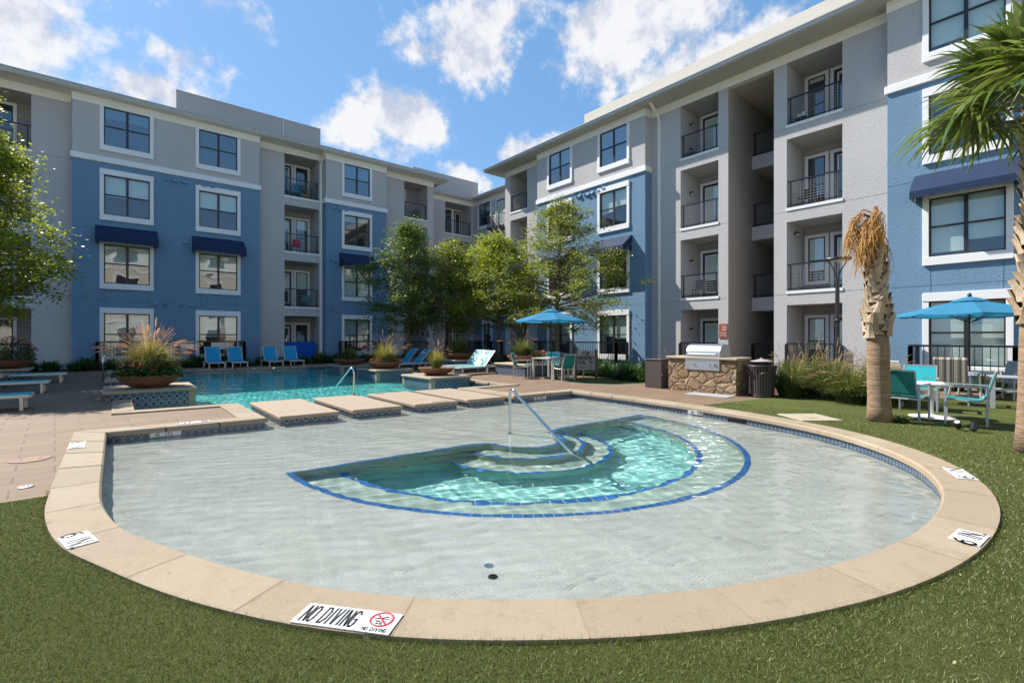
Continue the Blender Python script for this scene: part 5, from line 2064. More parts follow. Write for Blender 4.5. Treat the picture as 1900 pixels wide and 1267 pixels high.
t = thing('palm_tree', 'dead palm with dry tan fronds hanging from its top', 'palm', (10.11, 2.2, 0), 0, 'palms by the turf')
m, b = MB(), MB()
palm_trunk(m, b, .165, 1.42, 3.1, (.235, .08), 8, (-.02, .06))
m.tube([(-.02, .06, 3.0), (-.03, .07, 3.3), (-.03, .08, 3.62)], [.12, .09, .05], 10)
m.build('trunk', M_PTRUNK, t, smooth=True); b.build('leaf_base', M_BOOT, t)
g = MB()
rr = random.Random(5)
view_left = math.atan2(.642, -.7667)
for k in range(17):
    az = view_left + rr.gauss(-.1, .6) if k < 14 else rr.uniform(0, 6.28)
    z0 = rr.uniform(3.15, 3.6)
    org = Vector((-.02, .07, z0))
    d = Vector((math.cos(az), math.sin(az), 0))
    reach = rr.uniform(.08, .30) if k < 14 else .10
    pts = [org, org + d * reach * .6 + Vector((0, 0, .09)), org + d * reach + Vector((0, 0, -.03)), org + d * (reach + .04) + Vector((0, 0, -.24))]
    g.cur = .5; g.tube(pts, [.013, .011, .010, .008], 5)
    for q in range(34):
        g.cur = rr.random()
        L = rr.uniform(.18, .78) * rr.uniform(.7, 1)
        a2 = az + rr.gauss(0, .8)
        dd = Vector((math.cos(a2), math.sin(a2), 0))
        s_ = Vector((-dd.y, dd.x, 0))
        st = pts[rr.choice((1, 2, 2, 3, 3))]
        prev = None
        curl = rr.uniform(.02, .07)
        for f in (0, .15, .3, .5, .75, 1):
            c = st + dd * (L * rr.uniform(.28, .34) * f ** .6) + Vector((0, 0, .05 * f - L * f ** 1.4)) + s_ * (curl * math.sin(f * 6 + q))
            w = .0075 * (1.15 - f) + .0015
            a_, b_ = c - s_ * w, c + s_ * w
            if prev: g.face([prev[0], prev[1], b_, a_])
            prev = (a_, b_)
g.build('dry_frond', M_FRONDD, t)
fountain_grass('low_weed', 'small dark weed growing at the foot of the dead palm', 'plant', (10.2, 1.95, 0), .3, .16, 160, 0, 93, None, M_SHRUB, w=.008)


# ------------------------------------------------------------------ fences along the patios
def fence(label, pts, h=1.18, z=.03, name='patio_fence', group='black picket fences along the ground floor patios', gap=.115):
    a0 = Vector((pts[0][0], pts[0][1], z))
    t = thing(name, label, 'fence', a0, 0, group)
    rl, pk = MB(), MB()
    for (p, q) in zip(pts, pts[1:]):
        p, q = Vector((p[0], p[1], 0)) - Vector((a0.x, a0.y, 0)), Vector((q[0], q[1], 0)) - Vector((a0.x, a0.y, 0))
        for zz, hh, ww in ((h - .03, .06, .09), (.12, .04, .04)):
            rl.bar(p + Vector((0, 0, zz)), q + Vector((0, 0, zz)), ww, hh)
        L = (q - p).length
        n = max(2, int(L / gap))
        for k in range(1, n):
            c = p.lerp(q, k / n)
            pk.bar(c + Vector((0, 0, .13)), c + Vector((0, 0, h - .06)), .017)
        for c in (p, q) if L < 2.6 else (p, p.lerp(q, .5), q):
            m = MB(); m.box(c.x - .05, c.x + .05, c.y - .05, c.y + .05, -z, h - .055); m.build('post', M_RAIL, t)
    rl.build('rail', M_RAIL, t)
    pk.build('picket_panel', M_RAIL, t)
    return t


fence('black picket fence in front of the blue bay behind the four blue loungers', [(-.62, 29.4), (-.62, 28.25), (5.25, 28.25), (5.25, 29.4)], 1.24)
fence('black picket fence in shade below the window left of the dark tree', [(10.7, 29.4), (10.7, 28.4), (13.1, 28.4), (13.1, 29.4)], 1.2)
fence('black picket fence in shade behind the dark tree trunk', [(15.45, 30.0), (17.2, 30.0)], 1.15)
fence('black picket fence in the far shaded corner of the court', [(20.3, 32.4), (20.3, 31.2), (22.6, 31.2)], 1.15)
fence('black picket fence in front of the small blue corner wall', [(22.9, 31.6), (21.9, 31.6), (21.9, 28.6), (22.9, 28.6)], 1.15)
fence('long black picket fence behind the emergency sign', [(19.8, 21.0), (18.9, 21.0), (18.9, 14.6), (19.8, 14.6)], 1.2)
fence('black picket fence closing the ground balcony behind the stone grill', [(20.42, 12.05), (20.42, 10.26)], 1.2)
fence('short black picket fence inside the breezeway', [(22.8, 9.75), (22.8, 7.98)], 1.15)
fence('black picket fence closing the ground balcony behind the ornamental grass', [(20.42, 7.43), (20.42, 5.59)], 1.2)
fence('black picket fence below the right window behind the umbrella', [(19.8, 3.32), (18.75, 3.32), (18.75, 1.1), (19.8, 1.1)], 1.2, gap=.15)
fence('dark fence with cloth below the left balcony at the picture edge', [(-7.1, 30.0), (-2.95, 30.0)], 1.15)
t = thing('privacy_cloth', 'bright blue cloth covering the ground floor balcony front', 'privacy screen', (8.55, 30.0, 0))
m = MB()
for k in range(24):
    x0 = -.87 + k * 1.72 / 24
    m.face([(x0, -.02 - .012 * math.sin(k * 1.9), .15), (x0 + 1.72 / 24, -.02 - .012 * math.sin((k + 1) * 1.9), .15), (x0 + 1.72 / 24, -.02 - .012 * math.sin((k + 1) * 1.9), 1.2), (x0, -.02 - .012 * math.sin(k * 1.9), 1.2)])
M_BLUECL = simple('blue_cloth', (.012, .09, .42), .85, .1, var=.15, scale=4)
m.build('cloth', M_BLUECL, t)
m = MB(); m.box(-.9, .9, .0, .04, 1.16, 1.2); m.box(-.9, .9, .0, .04, .1, .14)
for k in range(13): m.box(-.9 + k * .148, -.885 + k * .148, 0, .03, .1, 1.18)
m.build('railing', M_RAIL, t)
for (x, w_, h_, lab) in ((2.72, .5, .26, 'small white notice on the patio fence near the big grass'), (4.05, .62, .34, 'larger white notice on the patio fence above the left pair of blue loungers')):
    t = thing('notice_board', lab, 'sign', (x, 28.19, 1.02), 0, 'white notices on the patio fence')
    m = MB(); m.box(-w_ / 2, w_ / 2, -.012, 0, -h_ / 2, h_ / 2); m.build('board', M_WHITEP, t)
    m = MB()
    for q in range(3): m.box(-w_ * .42, w_ * .42, -.0145, -.012, h_ * (.25 - .25 * q) - .014, h_ * (.25 - .25 * q) + .014)
    m.build('printed_line', M_ALU, t)


# ------------------------------------------------------------------ furniture
def sweep(mb, prof, y0, y1, th=.012):
    """a sling: a side profile (x, z) swept from y0 to y1 with a little thickness"""
    n = len(prof)
    nrm = []
    for i in range(n):
        a, b = Vector(prof[max(0, i - 1)]), Vector(prof[min(n - 1, i + 1)])
        d = (b - a).normalized(); nrm.append(Vector((-d.y, d.x)))
    pts = []
    for y in (y0, y1):
        for s in (-.5, .5):
            for i in range(n):
                q = Vector(prof[i]) + nrm[i] * th * s
                pts.append((q.x, y, q.y))
    k = lambda iy, s, i: (iy * 2 + s) * n + i
    fs = []
    for i in range(n - 1):
        fs += [(k(0, 1, i), k(0, 1, i + 1), k(1, 1, i + 1), k(1, 1, i)), (k(0, 0, i), k(1, 0, i), k(1, 0, i + 1), k(0, 0, i + 1)),
               (k(0, 0, i), k(0, 0, i + 1), k(0, 1, i + 1), k(0, 1, i)), (k(1, 0, i), k(1, 1, i), k(1, 1, i + 1), k(1, 0, i + 1))]
    for i in (0, n - 1):
        fs.append((k(0, 0, i), k(0, 1, i), k(1, 1, i), k(1, 0, i)))
    mb.faces(pts, fs)


def lounger(label, loc, rz, sling, back=35, group='sling sun loungers round the pool', pattern=False):
    """head towards +x; a flat seat 1.25 long then a backrest"""
    t = thing('sun_lounger', label, 'sun lounger', loc, rz, group)
    hw = .31
    m = MB()
    for y in (-hw, hw): m.box(-.98, .98, y - .022, y + .022, .25, .31, .006)
    for x in (-.98, .20, .98): m.box(x - .022, x + .022, -hw + .023, hw - .023, .255, .30)
    m.build('frame', M_ALU, t)
    for x in (-.86, .80):
        for y in (-hw, hw):
            m = MB(); m.box(x - .028, x + .028, y - .024, y + .024, 0, .251, .005); m.build('leg', M_ALU, t)
    m = MB(); sweep(m, [(-.96, .312), (-.6, .304), (-.2, .302), (.20, .312)], -hw + .01, hw - .01); m.build('seat', sling, t)
    a = R(back); L = .78
    bx, bz = .20 + L * math.cos(a), .315 + L * math.sin(a)
    m = MB(); sweep(m, [(.20, .322), (.20 + L * .3 * math.cos(a) + .012, .318 + L * .3 * math.sin(a)), (.20 + L * .7 * math.cos(a) + .012, .318 + L * .7 * math.sin(a)), (bx, bz)], -hw + .012, hw - .012)
    bk = m.build('backrest', sling, t)
    m = MB()
    for y in (-hw + .005, hw - .005): m.bar((.20, y, .31), (bx + .01, y, bz + .005), .028)
    m.bar((bx + .01, -hw, bz + .005), (bx + .01, hw, bz + .005), .028)
    m.bar((.20 + L * .6 * math.cos(a), 0, .31 + L * .6 * math.sin(a) - .02), (.20 + L * .95, 0, .28), .02)
    m.build('back_frame', M_ALU, t)
    if pattern:
        m = MB(); rg = random.Random(4)
        for k in range(26):
            f, y = rg.uniform(.06, .95), rg.uniform(-.25, .25)
            c = Vector((.20 + L * f * math.cos(a), y, .325 + L * f * math.sin(a)))
            up = Vector((math.cos(a), 0, math.sin(a))); nz = Vector((-math.sin(a), 0, math.cos(a))); s_ = Vector((0, 1, 0))
            c += nz * .014
            q = rg.uniform(0, 6.28); l_ = rg.uniform(.04, .09); w_ = l_ * .3
            d1 = up * math.cos(q) + s_ * math.sin(q); d2 = s_ * math.cos(q) - up * math.sin(q)
            m.face([c - d1 * l_, c + d2 * w_, c + d1 * l_, c - d2 * w_])
        m.build('leaf_print', M_PRINT, bk)
    return t


M_PRINT = simple('leaf_print', (.02, .14, .22), .7, .2)
M_AQUAP = simple('pale_aqua_sling', (.20, .42, .42), .6, .3, var=.2, scale=9, bump=.1, bscale=300)
for (x, lab) in ((3.62, 'leftmost of the four blue loungers lined up against the shaded wing'), (4.55, 'second blue lounger from the left against the shaded wing'),
                 (6.1, 'third blue lounger from the left standing right of the larger notice'), (7.05, 'rightmost of the four blue loungers by the blue privacy cloth')):
    lounger(lab, (x, 26.35 - .08 * x + .35, 0), R(90), M_BLUESL, 58)
for (y, x, lab) in ((13.75, -2.28, 'flat aqua lounger nearest the camera at the left picture edge'), (17.65, -2.32, 'flat aqua lounger between two others at the left picture edge'), (21.3, -2.2, 'flat aqua lounger farthest back at the left picture edge')):
    lounger(lab, (x, y, 0), R(180), M_AQUA, 3)
lounger('front pale aqua lounger with a leaf print on its raised back', (11.0, 15.35, 0), 0, M_AQUAP, 50, pattern=True)
lounger('rear pale aqua lounger with a leaf print just behind its twin', (11.3, 16.45, 0), 0, M_AQUAP, 50, pattern=True)
lounger('blue lounger with raised back behind the single grass tuft bowl', (10.4, 19.4, 0), 0, M_BLUESL, 48)
lounger('blue lounger in shade next to the yellow flower bowl', (10.3, 20.4, 0), 0, M_BLUESL, 50)
lounger('turquoise lounger in shade deep between the trees', (13.3, 21.0, 0), R(-10), M_AQUA, 55)


def sling_chair(label, loc, rz, sling, frame=None, group='sling armchairs on the terrace', cushion=None, h=.88):
    """faces +x"""
    frame = frame or M_ALU
    t = thing('sling_chair', label, 'chair', loc, rz, group)
    hw = .28
    for y in (-hw, hw):
        for (x, zt, xt) in ((.25, .63, .25), (-.25, .62, -.26)):
            m = MB(); m.bar((x, y, 0), (xt, y, zt), .032, .028); m.build('leg', frame, t)
        m = MB(); m.bar((-.27, y, .635), (.28, y, .645), .045, .022); m.build('armrest', frame, t)
    m = MB()
    for y in (-hw + .03, hw - .03):
        m.tube([(.24, y, .43), (.0, y, .40), (-.17, y, .40), (-.245, y, .46), (-.30, y, .66), (-.36, y, h)], .014, 6)
    m.bar((.24, -hw, .43), (.24, hw, .43), .026); m.bar((-.25, -hw, .40), (-.25, hw, .40), .026); m.bar((-.36, -hw + .03, h), (-.36, hw - .03, h), .026)
    m.build('seat_frame', frame, t)
    m = MB(); sweep(m, [(.235, .440), (.10, .418), (-.05, .405), (-.16, .408), (-.215, .435)], -hw + .045, hw - .045); m.build('seat', sling, t)
    m = MB(); sweep(m, [(-.222, .45), (-.25, .50), (-.285, .62), (-.32, .74), (-.357, h - .01)], -hw + .045, hw - .045); m.build('backrest', cushion or sling, t)
    if cushion:
        m = MB()
        sweep(m, [(-.20, .50), (-.26, .66), (-.31, .82), (-.36, h + .06), (-.41, h + .03), (-.39, .72), (-.37, .5)], -hw + .01, hw - .01, .05)
        m.build('back_cushion', cushion, t)
    return t


def umbrella(label, loc, H, rad, rz=0, group='blue canvas umbrellas'):
    t = thing('patio_umbrella', label, 'umbrella', loc, rz, group)
    m = MB(); m.tube([(0, 0, 0), (0, 0, H - .05)], .021, 10); m.build('pole', M_DARK, t)
    m = MB(); m.lathe([(.02, -.06), (.028, -.05), (.045, 0), (.03, .045), (0, .06)], 12, (0, 0, H)); m.build('finial', M_DARK, t)
    m = MB(); m.lathe([(.26, 0), (.26, .04), (.08, .07), (.035, .1), (.03, .35)], 20); m.build('base', M_DARK, t)
    n = 8; zt, zr = H - .10, H - .46
    m = MB(); rings = 6
    def P(k, f, sag):
        a = 2 * math.pi * k / n
        return Vector((math.cos(a) * rad * f, math.sin(a) * rad * f, zt + (zr - zt) * f ** 1.15 - sag))
    sub = 6
    for k in range(n):
        for i in range(1, rings):
            for j in range(sub):
                q = []
                for (ii, jj) in ((i, j), (i, j + 1), (i + 1, j + 1), (i + 1, j)):
                    f = ii / rings; g = jj / sub
                    a, b = P(k, f, 0), P(k + 1, f, 0)
                    c = a.lerp(b, g); c.z -= .055 * f * 4 * g * (1 - g) * .5
                    c.z -= .0
                    q.append(c)
                m.face(q)
        for j in range(sub):      # short hanging hem
            a, b = P(k, 1, 0), P(k + 1, 1, 0)
            c0, c1 = a.lerp(b, j / sub), a.lerp(b, (j + 1) / sub)
            c0.z -= .0275 * 4 * (j / sub) * (1 - j / sub); c1.z -= .0275 * 4 * ((j + 1) / sub) * (1 - (j + 1) / sub)
            m.face([c0, c1, c1 - Vector((0, 0, .03)), c0 - Vector((0, 0, .03))])
    cn = m.build('canopy', M_UMB, t)
    m = MB()
    for k in range(n):
        a0, a1 = 2 * math.pi * k / n, 2 * math.pi * (k + 1) / n
        for (r0, z0, r1, z1) in ((.03, zt + .07, rad * .12, zt + .035), (rad * .12, zt + .035, rad * .25, zt - .045)):
            m.face([(math.cos(a0) * r0, math.sin(a0) * r0, z0), (math.cos(a0) * r1, math.sin(a0) * r1, z1), (math.cos(a1) * r1, math.sin(a1) * r1, z1), (math.cos(a1) * r0, math.sin(a1) * r0, z0)])
    m.build('vent', M_UMB, cn)
    for k in range(n):
        m = MB(); p = P(k, .98, .02)
        m.bar((0, 0, zt - .02), P(k, .5, .015), .014, .02); m.bar(P(k, .5, .015), p, .014, .02)
        q = P(k, .52, .03); m.bar((math.cos(2 * math.pi * k / n) * .03, math.sin(2 * math.pi * k / n) * .03, zt - .55), q, .010, .014)
        m.build('rib', M_DARK, t)
    return t


# dining set under the middle umbrella
umbrella('blue umbrella over the square dining table in front of the trees', (11.85, 12.0, 0), 2.5, 1.28, R(10))
t = thing('dining_table', 'square pale aluminium table under the middle blue umbrella', 'table', (11.85, 12.0, 0), R(8))
m = MB()
for (x0, x1, y0, y1) in ((-.5, -.04, -.5, .5), (.04, .5, -.5, .5), (-.04, .04, -.5, -.04), (-.04, .04, .04, .5)): m.box(x0, x1, y0, y1, .70, .735)
m.build('table_top', M_ALU, t)
for x in (-.44, .44):
    for y in (-.44, .44):
        m = MB(); m.box(x - .035, x + .035, y - .035, y + .035, 0, .70); m.build('leg', M_ALU, t)
sling_chair('teal sling chair on the left side of the square dining table', (11.15, 12.75, 0), R(-52), M_TEAL)
sling_chair('teal sling chair right of the square table in front of the emergency sign', (11.55, 11.12, 0), R(86), M_TEAL)
sling_chair('turquoise cushioned chair behind the square dining table', (12.55, 12.7, 0), R(215), M_AQUA)
sling_chair('turquoise cushioned chair partly hidden behind the legs of the square table', (12.65, 11.7, 0), R(170), M_AQUA)

# seats on the turf at the right
t = thing('side_table', 'white round table on a pedestal between the turf chairs', 'table', (11.4, 1.72, 0))
m = MB(); m.lathe([(.30, .60), (.31, .615), (.30, .63), (0, .632)], 36); m.build('table_top', M_WHITEP, t, smooth=False)
m = MB(); m.tube([(0, 0, .03), (0, 0, .6)], .035, 12); m.build('pedestal', M_WHITEP, t)
m = MB(); m.lathe([(.34, 0), (.33, .012), (.12, .035), (.04, .06)], 32); m.build('base_plate', M_WHITEP, t)
M_GALU = simple('grey_aluminium', (.40, .41, .43), .35, .5, .3, var=.05)
sling_chair('dark teal sling chair seen from behind beside the dead palm', (10.70, 1.98, 0), R(-6), M_TEAL, M_GALU)
sling_chair('teal sling chair seen from its side behind the two black spotlights', (11.02, 1.22, 0), R(96), M_TEAL, M_GALU)
sling_chair('bright turquoise sling chair facing the camera behind the white pedestal table', (12.35, 2.05, 0), R(186), M_AQUA, M_GALU)
sling_chair('chair with a striped brown back cushion below the right umbrella', (14.0, 1.78, 0), R(4), M_STRIPE, M_GALU, cushion=M_STRIPE, h=.95)
sling_chair('pale chair half hidden behind the dead palm trunk', (14.6, 2.75, 0), R(-30), M_ALU, M_WHITEP)
sling_chair('grey blue chair beyond the striped chair by the patio fence', (15.9, 1.05, 0), R(150), M_SCREEN, M_GALU)
umbrella('blue umbrella at the right in front of the patio window', (15.75, 1.68, 0), 2.46, 1.45, R(14))
t = thing('low_table', 'round grey table around the pole of the right umbrella', 'table', (15.75, 1.68, 0))
m = MB()
m.lathe([(.04, .60), (.5, .60), (.52, .62), (.5, .64), (.04, .64)], 32); m.build('table_top', M_GALU, t)
for k in range(4):
    m = MB(); a = .6 + k * math.pi / 2; m.bar((.42 * math.cos(a), .42 * math.sin(a), 0), (.32 * math.cos(a), .32 * math.sin(a), .6), .035); m.build('leg', M_GALU, t)
t = thing('console_table', 'grey metal table with a low shelf cut by the right palm', 'table', (14.05, .82, 0), R(5))
m = MB(); m.box(-.3, .3, -.5, .42, .62, .66, .01); m.build('table_top', M_GALU, t)
m = MB(); m.box(-.24, .24, -.44, .3, .36, .39); m.build('shelf', M_GALU, t)
for (x, y) in ((-.25, .33), (.25, .33), (-.25, -.44), (.25, -.44)):
    m = MB(); m.box(x - .04, x + .04, y - .04, y + .04, 0, .62); m.build('leg', M_GALU, t)


def spot(label, loc, rz, tilt):
    t = thing('spotlight', label, 'spotlight', loc, rz, 'garden spotlights by the palm')
    m = MB(); m.tube([(0, 0, -.02), (0, 0, .07)], .012, 8); m.build('stake', M_BLACK, t)
    d = Vector((math.cos(tilt), 0, math.sin(tilt)))
    c = Vector((0, 0, .09))
    m = MB(); m.tube([c - d * .06, c - d * .045, c + d * .06, c + d * .075], [.03, .042, .046, .05], 16); m.build('housing', M_BLACK, t)
    m = MB(); m.tube([c + d * .0755, c + d * .0775], .034, 16); m.build('lens', M_ALU, t)


spot('black garden spotlight with its lens showing on the turf', (10.03, 1.2, 0), R(175), R(50))
spot('black garden spotlight seen from its back next to the lens facing one', (10.02, 1.02, 0), R(-20), R(70))

# grill island, bin, box, sign, lamp
t = thing('grill_island', 'rubble stone grill island with a pale stone counter', 'outdoor kitchen', (12.1, 6.35, 0))
m = MB(); m.box(-.36, .36, -.93, .93, 0, .88); m.build('stone_base', M_STONE, t)
m = MB(); m.box(-.41, -.2, -.98, .98, .881, .94, .012); m.box(-.199, .42, -.98, -.475, .881, .94, .012); m.box(-.199, .42, .475, .98, .881, .94, .012); m.build('counter', M_TAN, t)
t = thing('gas_grill', 'stainless steel gas grill with a rounded lid set into the stone island', 'grill', (12.05, 6.3, .60))
m = MB(); m.box(-.335, -.30, -.47, .47, 0.0, .30, .006); m.build('front_panel', M_BRUSH, t)
m = MB(); m.box(-.30, .30, -.46, .46, .27, .40); m.build('firebox', M_BRUSH, t)
m = MB(); n = 12
for k in range(n):
    a0, a1 = math.pi * k / n, math.pi * (k + 1) / n
    q = [(-.29 * math.cos(a0) * (1 if a0 < 1.57 else 1), .40 + .28 * math.sin(a0) ** .8), (-.29 * math.cos(a1), .40 + .28 * max(0, math.sin(a1)) ** .8)]
    m.face([(q[0][0], -.46, q[0][1]), (q[0][0], .46, q[0][1]), (q[1][0], .46, q[1][1]), (q[1][0], -.46, q[1][1])])
for y in (-.46, .46):
    m.face([(-.29 * math.cos(math.pi * k / n), y, .40 + .28 * max(0, math.sin(math.pi * k / n)) ** .8) for k in range(n + 1)])
lid = m.build('lid', M_BRUSH, t)
m = MB(); m.tube([(-.33, -.36, .42), (-.33, .36, .42)], .014, 8)
for y in (-.36, .36): m.bar((-.33, y, .42), (-.285, y, .44), .02)
m.build('lid_handle', M_BRUSH, lid)
m = MB(); m.tube([(-.235, 0, .585), (-.245, 0, .59)], .035, 16); m.build('thermometer', M_WHITEP, lid)
for y in (-.2, .22):
    m = MB(); m.tube([(-.336, y, .16), (-.365, y, .16)], .032, 14); m.build('knob', M_BRUSH, t)
m = MB(); m.tube([(-.345, -.33, .10), (-.36, -.36, .17), (-.36, -.40, .16), (-.345, -.41, .08)], .007, 6); m.build('hook', M_BLACK, t)
t = thing('floor_mat', 'thin grey mat on the pavers in front of the stone grill', 'mat', (11.45, 5.95, .002), R(3))
m = MB(); m.box(-.28, .28, -.55, .55, 0, .014, .006); m.build('mat', M_ROOF, t)

t = thing('litter_bin', 'dark slatted litter bin with a raised round lid beside the grill', 'litter bin', (12.15, 4.98, 0))
m = MB()
for k in range(30):
    a = 2 * math.pi * k / 30
    ca, sa = math.cos(a), math.sin(a)
    prev = None
    for (r, z) in ((.27, .03), (.28, .3), (.30, .55), (.335, .74)):
        c = Vector((ca * r, sa * r, z)); s = Vector((-sa, ca, 0)) * .019
        if prev: m.face([prev[0], prev[1], c + s, c - s])
        prev = (c - s, c + s)
m.build('slat_cage', M_BIN if 'M_BIN' in globals() else M_BROWN, t)
m = MB(); m.lathe([(.335, .735), (.35, .75), (.34, .775), (.24, .785), (.235, .77)], 36); m.lathe([(.275, .02), (.285, .03), (.275, .06), (.262, .05)], 30); m.build('ring', M_DARK, t)
m = MB(); m.lathe([(.24, .04), (.255, .4), (.265, .74)], 28); m.build('liner', M_BLACK, t)
m = MB(); m.lathe([(.25, .86), (.245, .875), (.10, .905), (.03, .925), (.03, .95), (0, .955)], 30); m.build('lid', M_SIGNGREY, t)
m = MB()
for k in range(4):
    a = k * math.pi / 2 + .4; m.bar((.2 * math.cos(a), .2 * math.sin(a), .77), (.2 * math.cos(a), .2 * math.sin(a), .87), .014)
m.build('lid_support', M_DARK, t)

t = thing('equipment_box', 'dark brown metal box with a small pale label beside the grill', 'utility box', (12.1, 7.84, 0))
m = MB(); m.box(-.25, .25, -.27, .27, 0, .80, .008); m.build('cabinet', M_BROWN, t)
m = MB(); m.box(-.265, .265, -.285, .285, .801, .83, .006); m.build('top', M_BROWN, t)
m = MB(); m.box(.0, .16, -.274, -.270, .56, .66); lb = m.build('label_plate', M_TAN, t)
m = MB()
for q in range(3): m.box(.02, .14, -.2755, -.274, .58 + q * .025, .59 + q * .025)
m.build('printed_line', M_INK, lb)
m = MB(); m.tube([(-.23, -.275, .40), (-.23, -.30, .40)], .018, 10); m.build('latch', M_STEEL, t)

t = thing('emergency_sign', 'grey sign on two wooden posts reading FOR EMERGENCY DIAL 911', 'sign', (12.45, 10.9, 0), R(-39))
for x in (-.36, .36):
    m = MB(); m.box(x - .045, x + .045, -.045, .045, 0, 1.03); m.build('post', M_WOODPOST, t)
m = MB(); m.box(-.314, .314, -.03, -.005, .34, 1.0, .005); bd = m.build('board', M_SIGNGREY, t)
m = MB()
for (tx, zz, sz, wd) in (('FOR', .845, .115, .064), ('EMERGENCY', .69, .115, .048), ('DIAL 911', .535, .115, .058)):
    L = text_len(tx, sz, wd)
    letters(m, tx, (-L / 2, -.0305, zz), (1, 0, 0), (0, 0, 1), sz, wd, lift=.003, bold=.2)
for q in range(3): m.box(-.24, .24, -.033, -.030, .475 - q * .042, .487 - q * .042)
m.build('lettering', M_INK, bd)

t = thing('lamp_post', 'slim dark lamp post with a flat round head left of the dead palm', 'lamp post', (15.5, 4.33, 0))
m = MB(); m.tube([(0, 0, 0), (0, 0, 1.9), (0, 0, 3.05)], [.062, .055, .05], 12); m.lathe([(.11, 0), (.11, .05), (.07, .1)], 16); m.lathe([(.06, 1.88), (.075, 1.9), (.075, 1.94), (.06, 1.96)], 14); m.build('pole', M_DARK, t)
m = MB()
for k in range(3):
    a = k * 2 * math.pi / 3 + .4
    m.tube([(.02 * math.cos(a), .02 * math.sin(a), 3.0), (.06 * math.cos(a), .06 * math.sin(a), 3.25), (.2 * math.cos(a), .2 * math.sin(a), 3.52), (.27 * math.cos(a), .27 * math.sin(a), 3.6)], .014, 6)
m.build('arm', M_DARK, t)
m = MB(); m.lathe([(.32, 3.60), (.34, 3.63), (.33, 3.66), (.12, 3.69), (0, 3.70)], 28); m.lathe([(0, 3.598), (.32, 3.60)], 28); hd = m.build('lamp_head', M_DARK, t)
m = MB(); m.lathe([(0, 3.575), (.2, 3.585), (.22, 3.596)], 24); m.build('diffuser', M_BULB, hd)

# handrails
t = thing('handrail', 'polished steel handrail curving down into the spa steps', 'handrail', (5.06, 6.1, -.27))
path = []
P0, P1 = Vector((0, 0, 0)), Vector((-.345, -1.95, .02))
dh = Vector((-.345, -1.95, 0)).normalized()
path = [P0, P0 + Vector((0, 0, .45)), P0 + Vector((0, 0, .72))]
for k in range(1, 9):
    a = math.pi * .80 * k / 8
    path.append(P0 + Vector((0, 0, .74)) + dh * (.10 * (1 - math.cos(a))) + Vector((0, 0, .115 * math.sin(a))))
path += [P1]
m = MB(); m.tube(path, .024, 14); m.build('rail', M_STEEL, t, smooth=True)
m = MB(); m.lathe([(.055, 0), (.05, .012), (.025, .02)], 18); m.build('escutcheon', M_STEEL, t)
t = thing('handrail', 'steel handrail standing on a stepping slab and sloping into the main pool', 'handrail', (4.5, row(4.5) + 2.4, .03))
path = [(0, 0, 0), (0, 0, .56)] + [(-.03 * (1 - math.cos(a)), .10 * (1 - math.cos(a)), .56 + .10 * math.sin(a)) for a in (.5, 1.0, 1.5, 2.0, 2.4)] + [(-.36, 1.25, -.35)]
m = MB(); m.tube(path, .0215, 12); m.build('rail', M_STEEL, t, smooth=True)
t = thing('handrail', 'steel handrail at the left pool edge behind the big grass bowl', 'handrail', (-.3, 20.7, 0))
m = MB(); m.tube([(0, 0, 0), (0, 0, .75), (.04, .02, .86), (.15, .05, .90), (.35, .12, .80), (.9, .3, -.1)], .022, 10); m.build('rail', M_STEEL, t, smooth=True)

M_PAVLID = simple('paver_coloured_lid', (.24, .16, .115), .75, .2, var=.15, scale=14)
# small things in the paving and the water
t = thing('skimmer_lid', 'pale round access cover flush with the left pavers', 'cover', (-.77, 8.0, .002))
m = MB(); m.lathe([(.19, 0), (.19, .006), (.175, .008), (.17, .005), (0, .006)], 32); m.build('lid', M_PAVLID, t)
m = MB(); m.lathe([(.0, .0075), (.012, .0075)], 8, (.08, 0, 0)); m.lathe([(.0, .0075), (.012, .0075)], 8, (-.08, 0, 0)); m.build('finger_hole', M_INK, t)
t = thing('drain_cover', 'small round metal cap in the pavers near the turf edge', 'drain cover', (-.66, 6.55, .002))
m = MB(); m.lathe([(.06, 0), (.058, .008), (.04, .012), (0, .012)], 24); m.build('disc', M_GALU, t)
m = MB(); m.box(-.02, -.008, -.02, .02, .012, .0135); m.box(.008, .02, -.02, .02, .012, .0135); m.build('slot', M_INK, t)
t = thing('stone_pad', 'square pale stone pad with a round cover let into the turf', 'cover', (9.54, 3.1, 0), R(-38))
m = MB(); m.box(-.36, .36, -.36, .36, -.02, .03, .006); m.build('pad', M_CONC, t)
m = MB(); m.lathe([(.13, .031), (.13, .037), (.12, .034), (0, .035)], 28); m.build('round_lid', M_TAN, t)
t = thing('floor_fitting', 'small dark drain fitting on the wading pool floor near the front', 'drain', (1.98, 2.57, -.27))
m = MB(); m.lathe([(.035, 0), (.033, .018), (.02, .026), (.018, .012), (0, .012)], 18); m.build('fitting', M_BLACK, t)
t = thing('drain_cover', 'white round cover lying near the dark drain fitting on the pool floor', 'drain cover', (2.06, 2.72, -.268))
m = MB(); m.lathe([(.035, 0), (.033, .008), (0, .010)], 18); m.build('cap', M_WHITEP, t)
t = thing('wall_opening', 'dark skimmer mouth in the tiles of the right pool edge', 'skimmer', (8.85, 4.0, -.13), R(-72))
m = MB(); m.box(-.22, .22, -.015, .01, -.02, .075); m.build('mouth', M_INK, t)


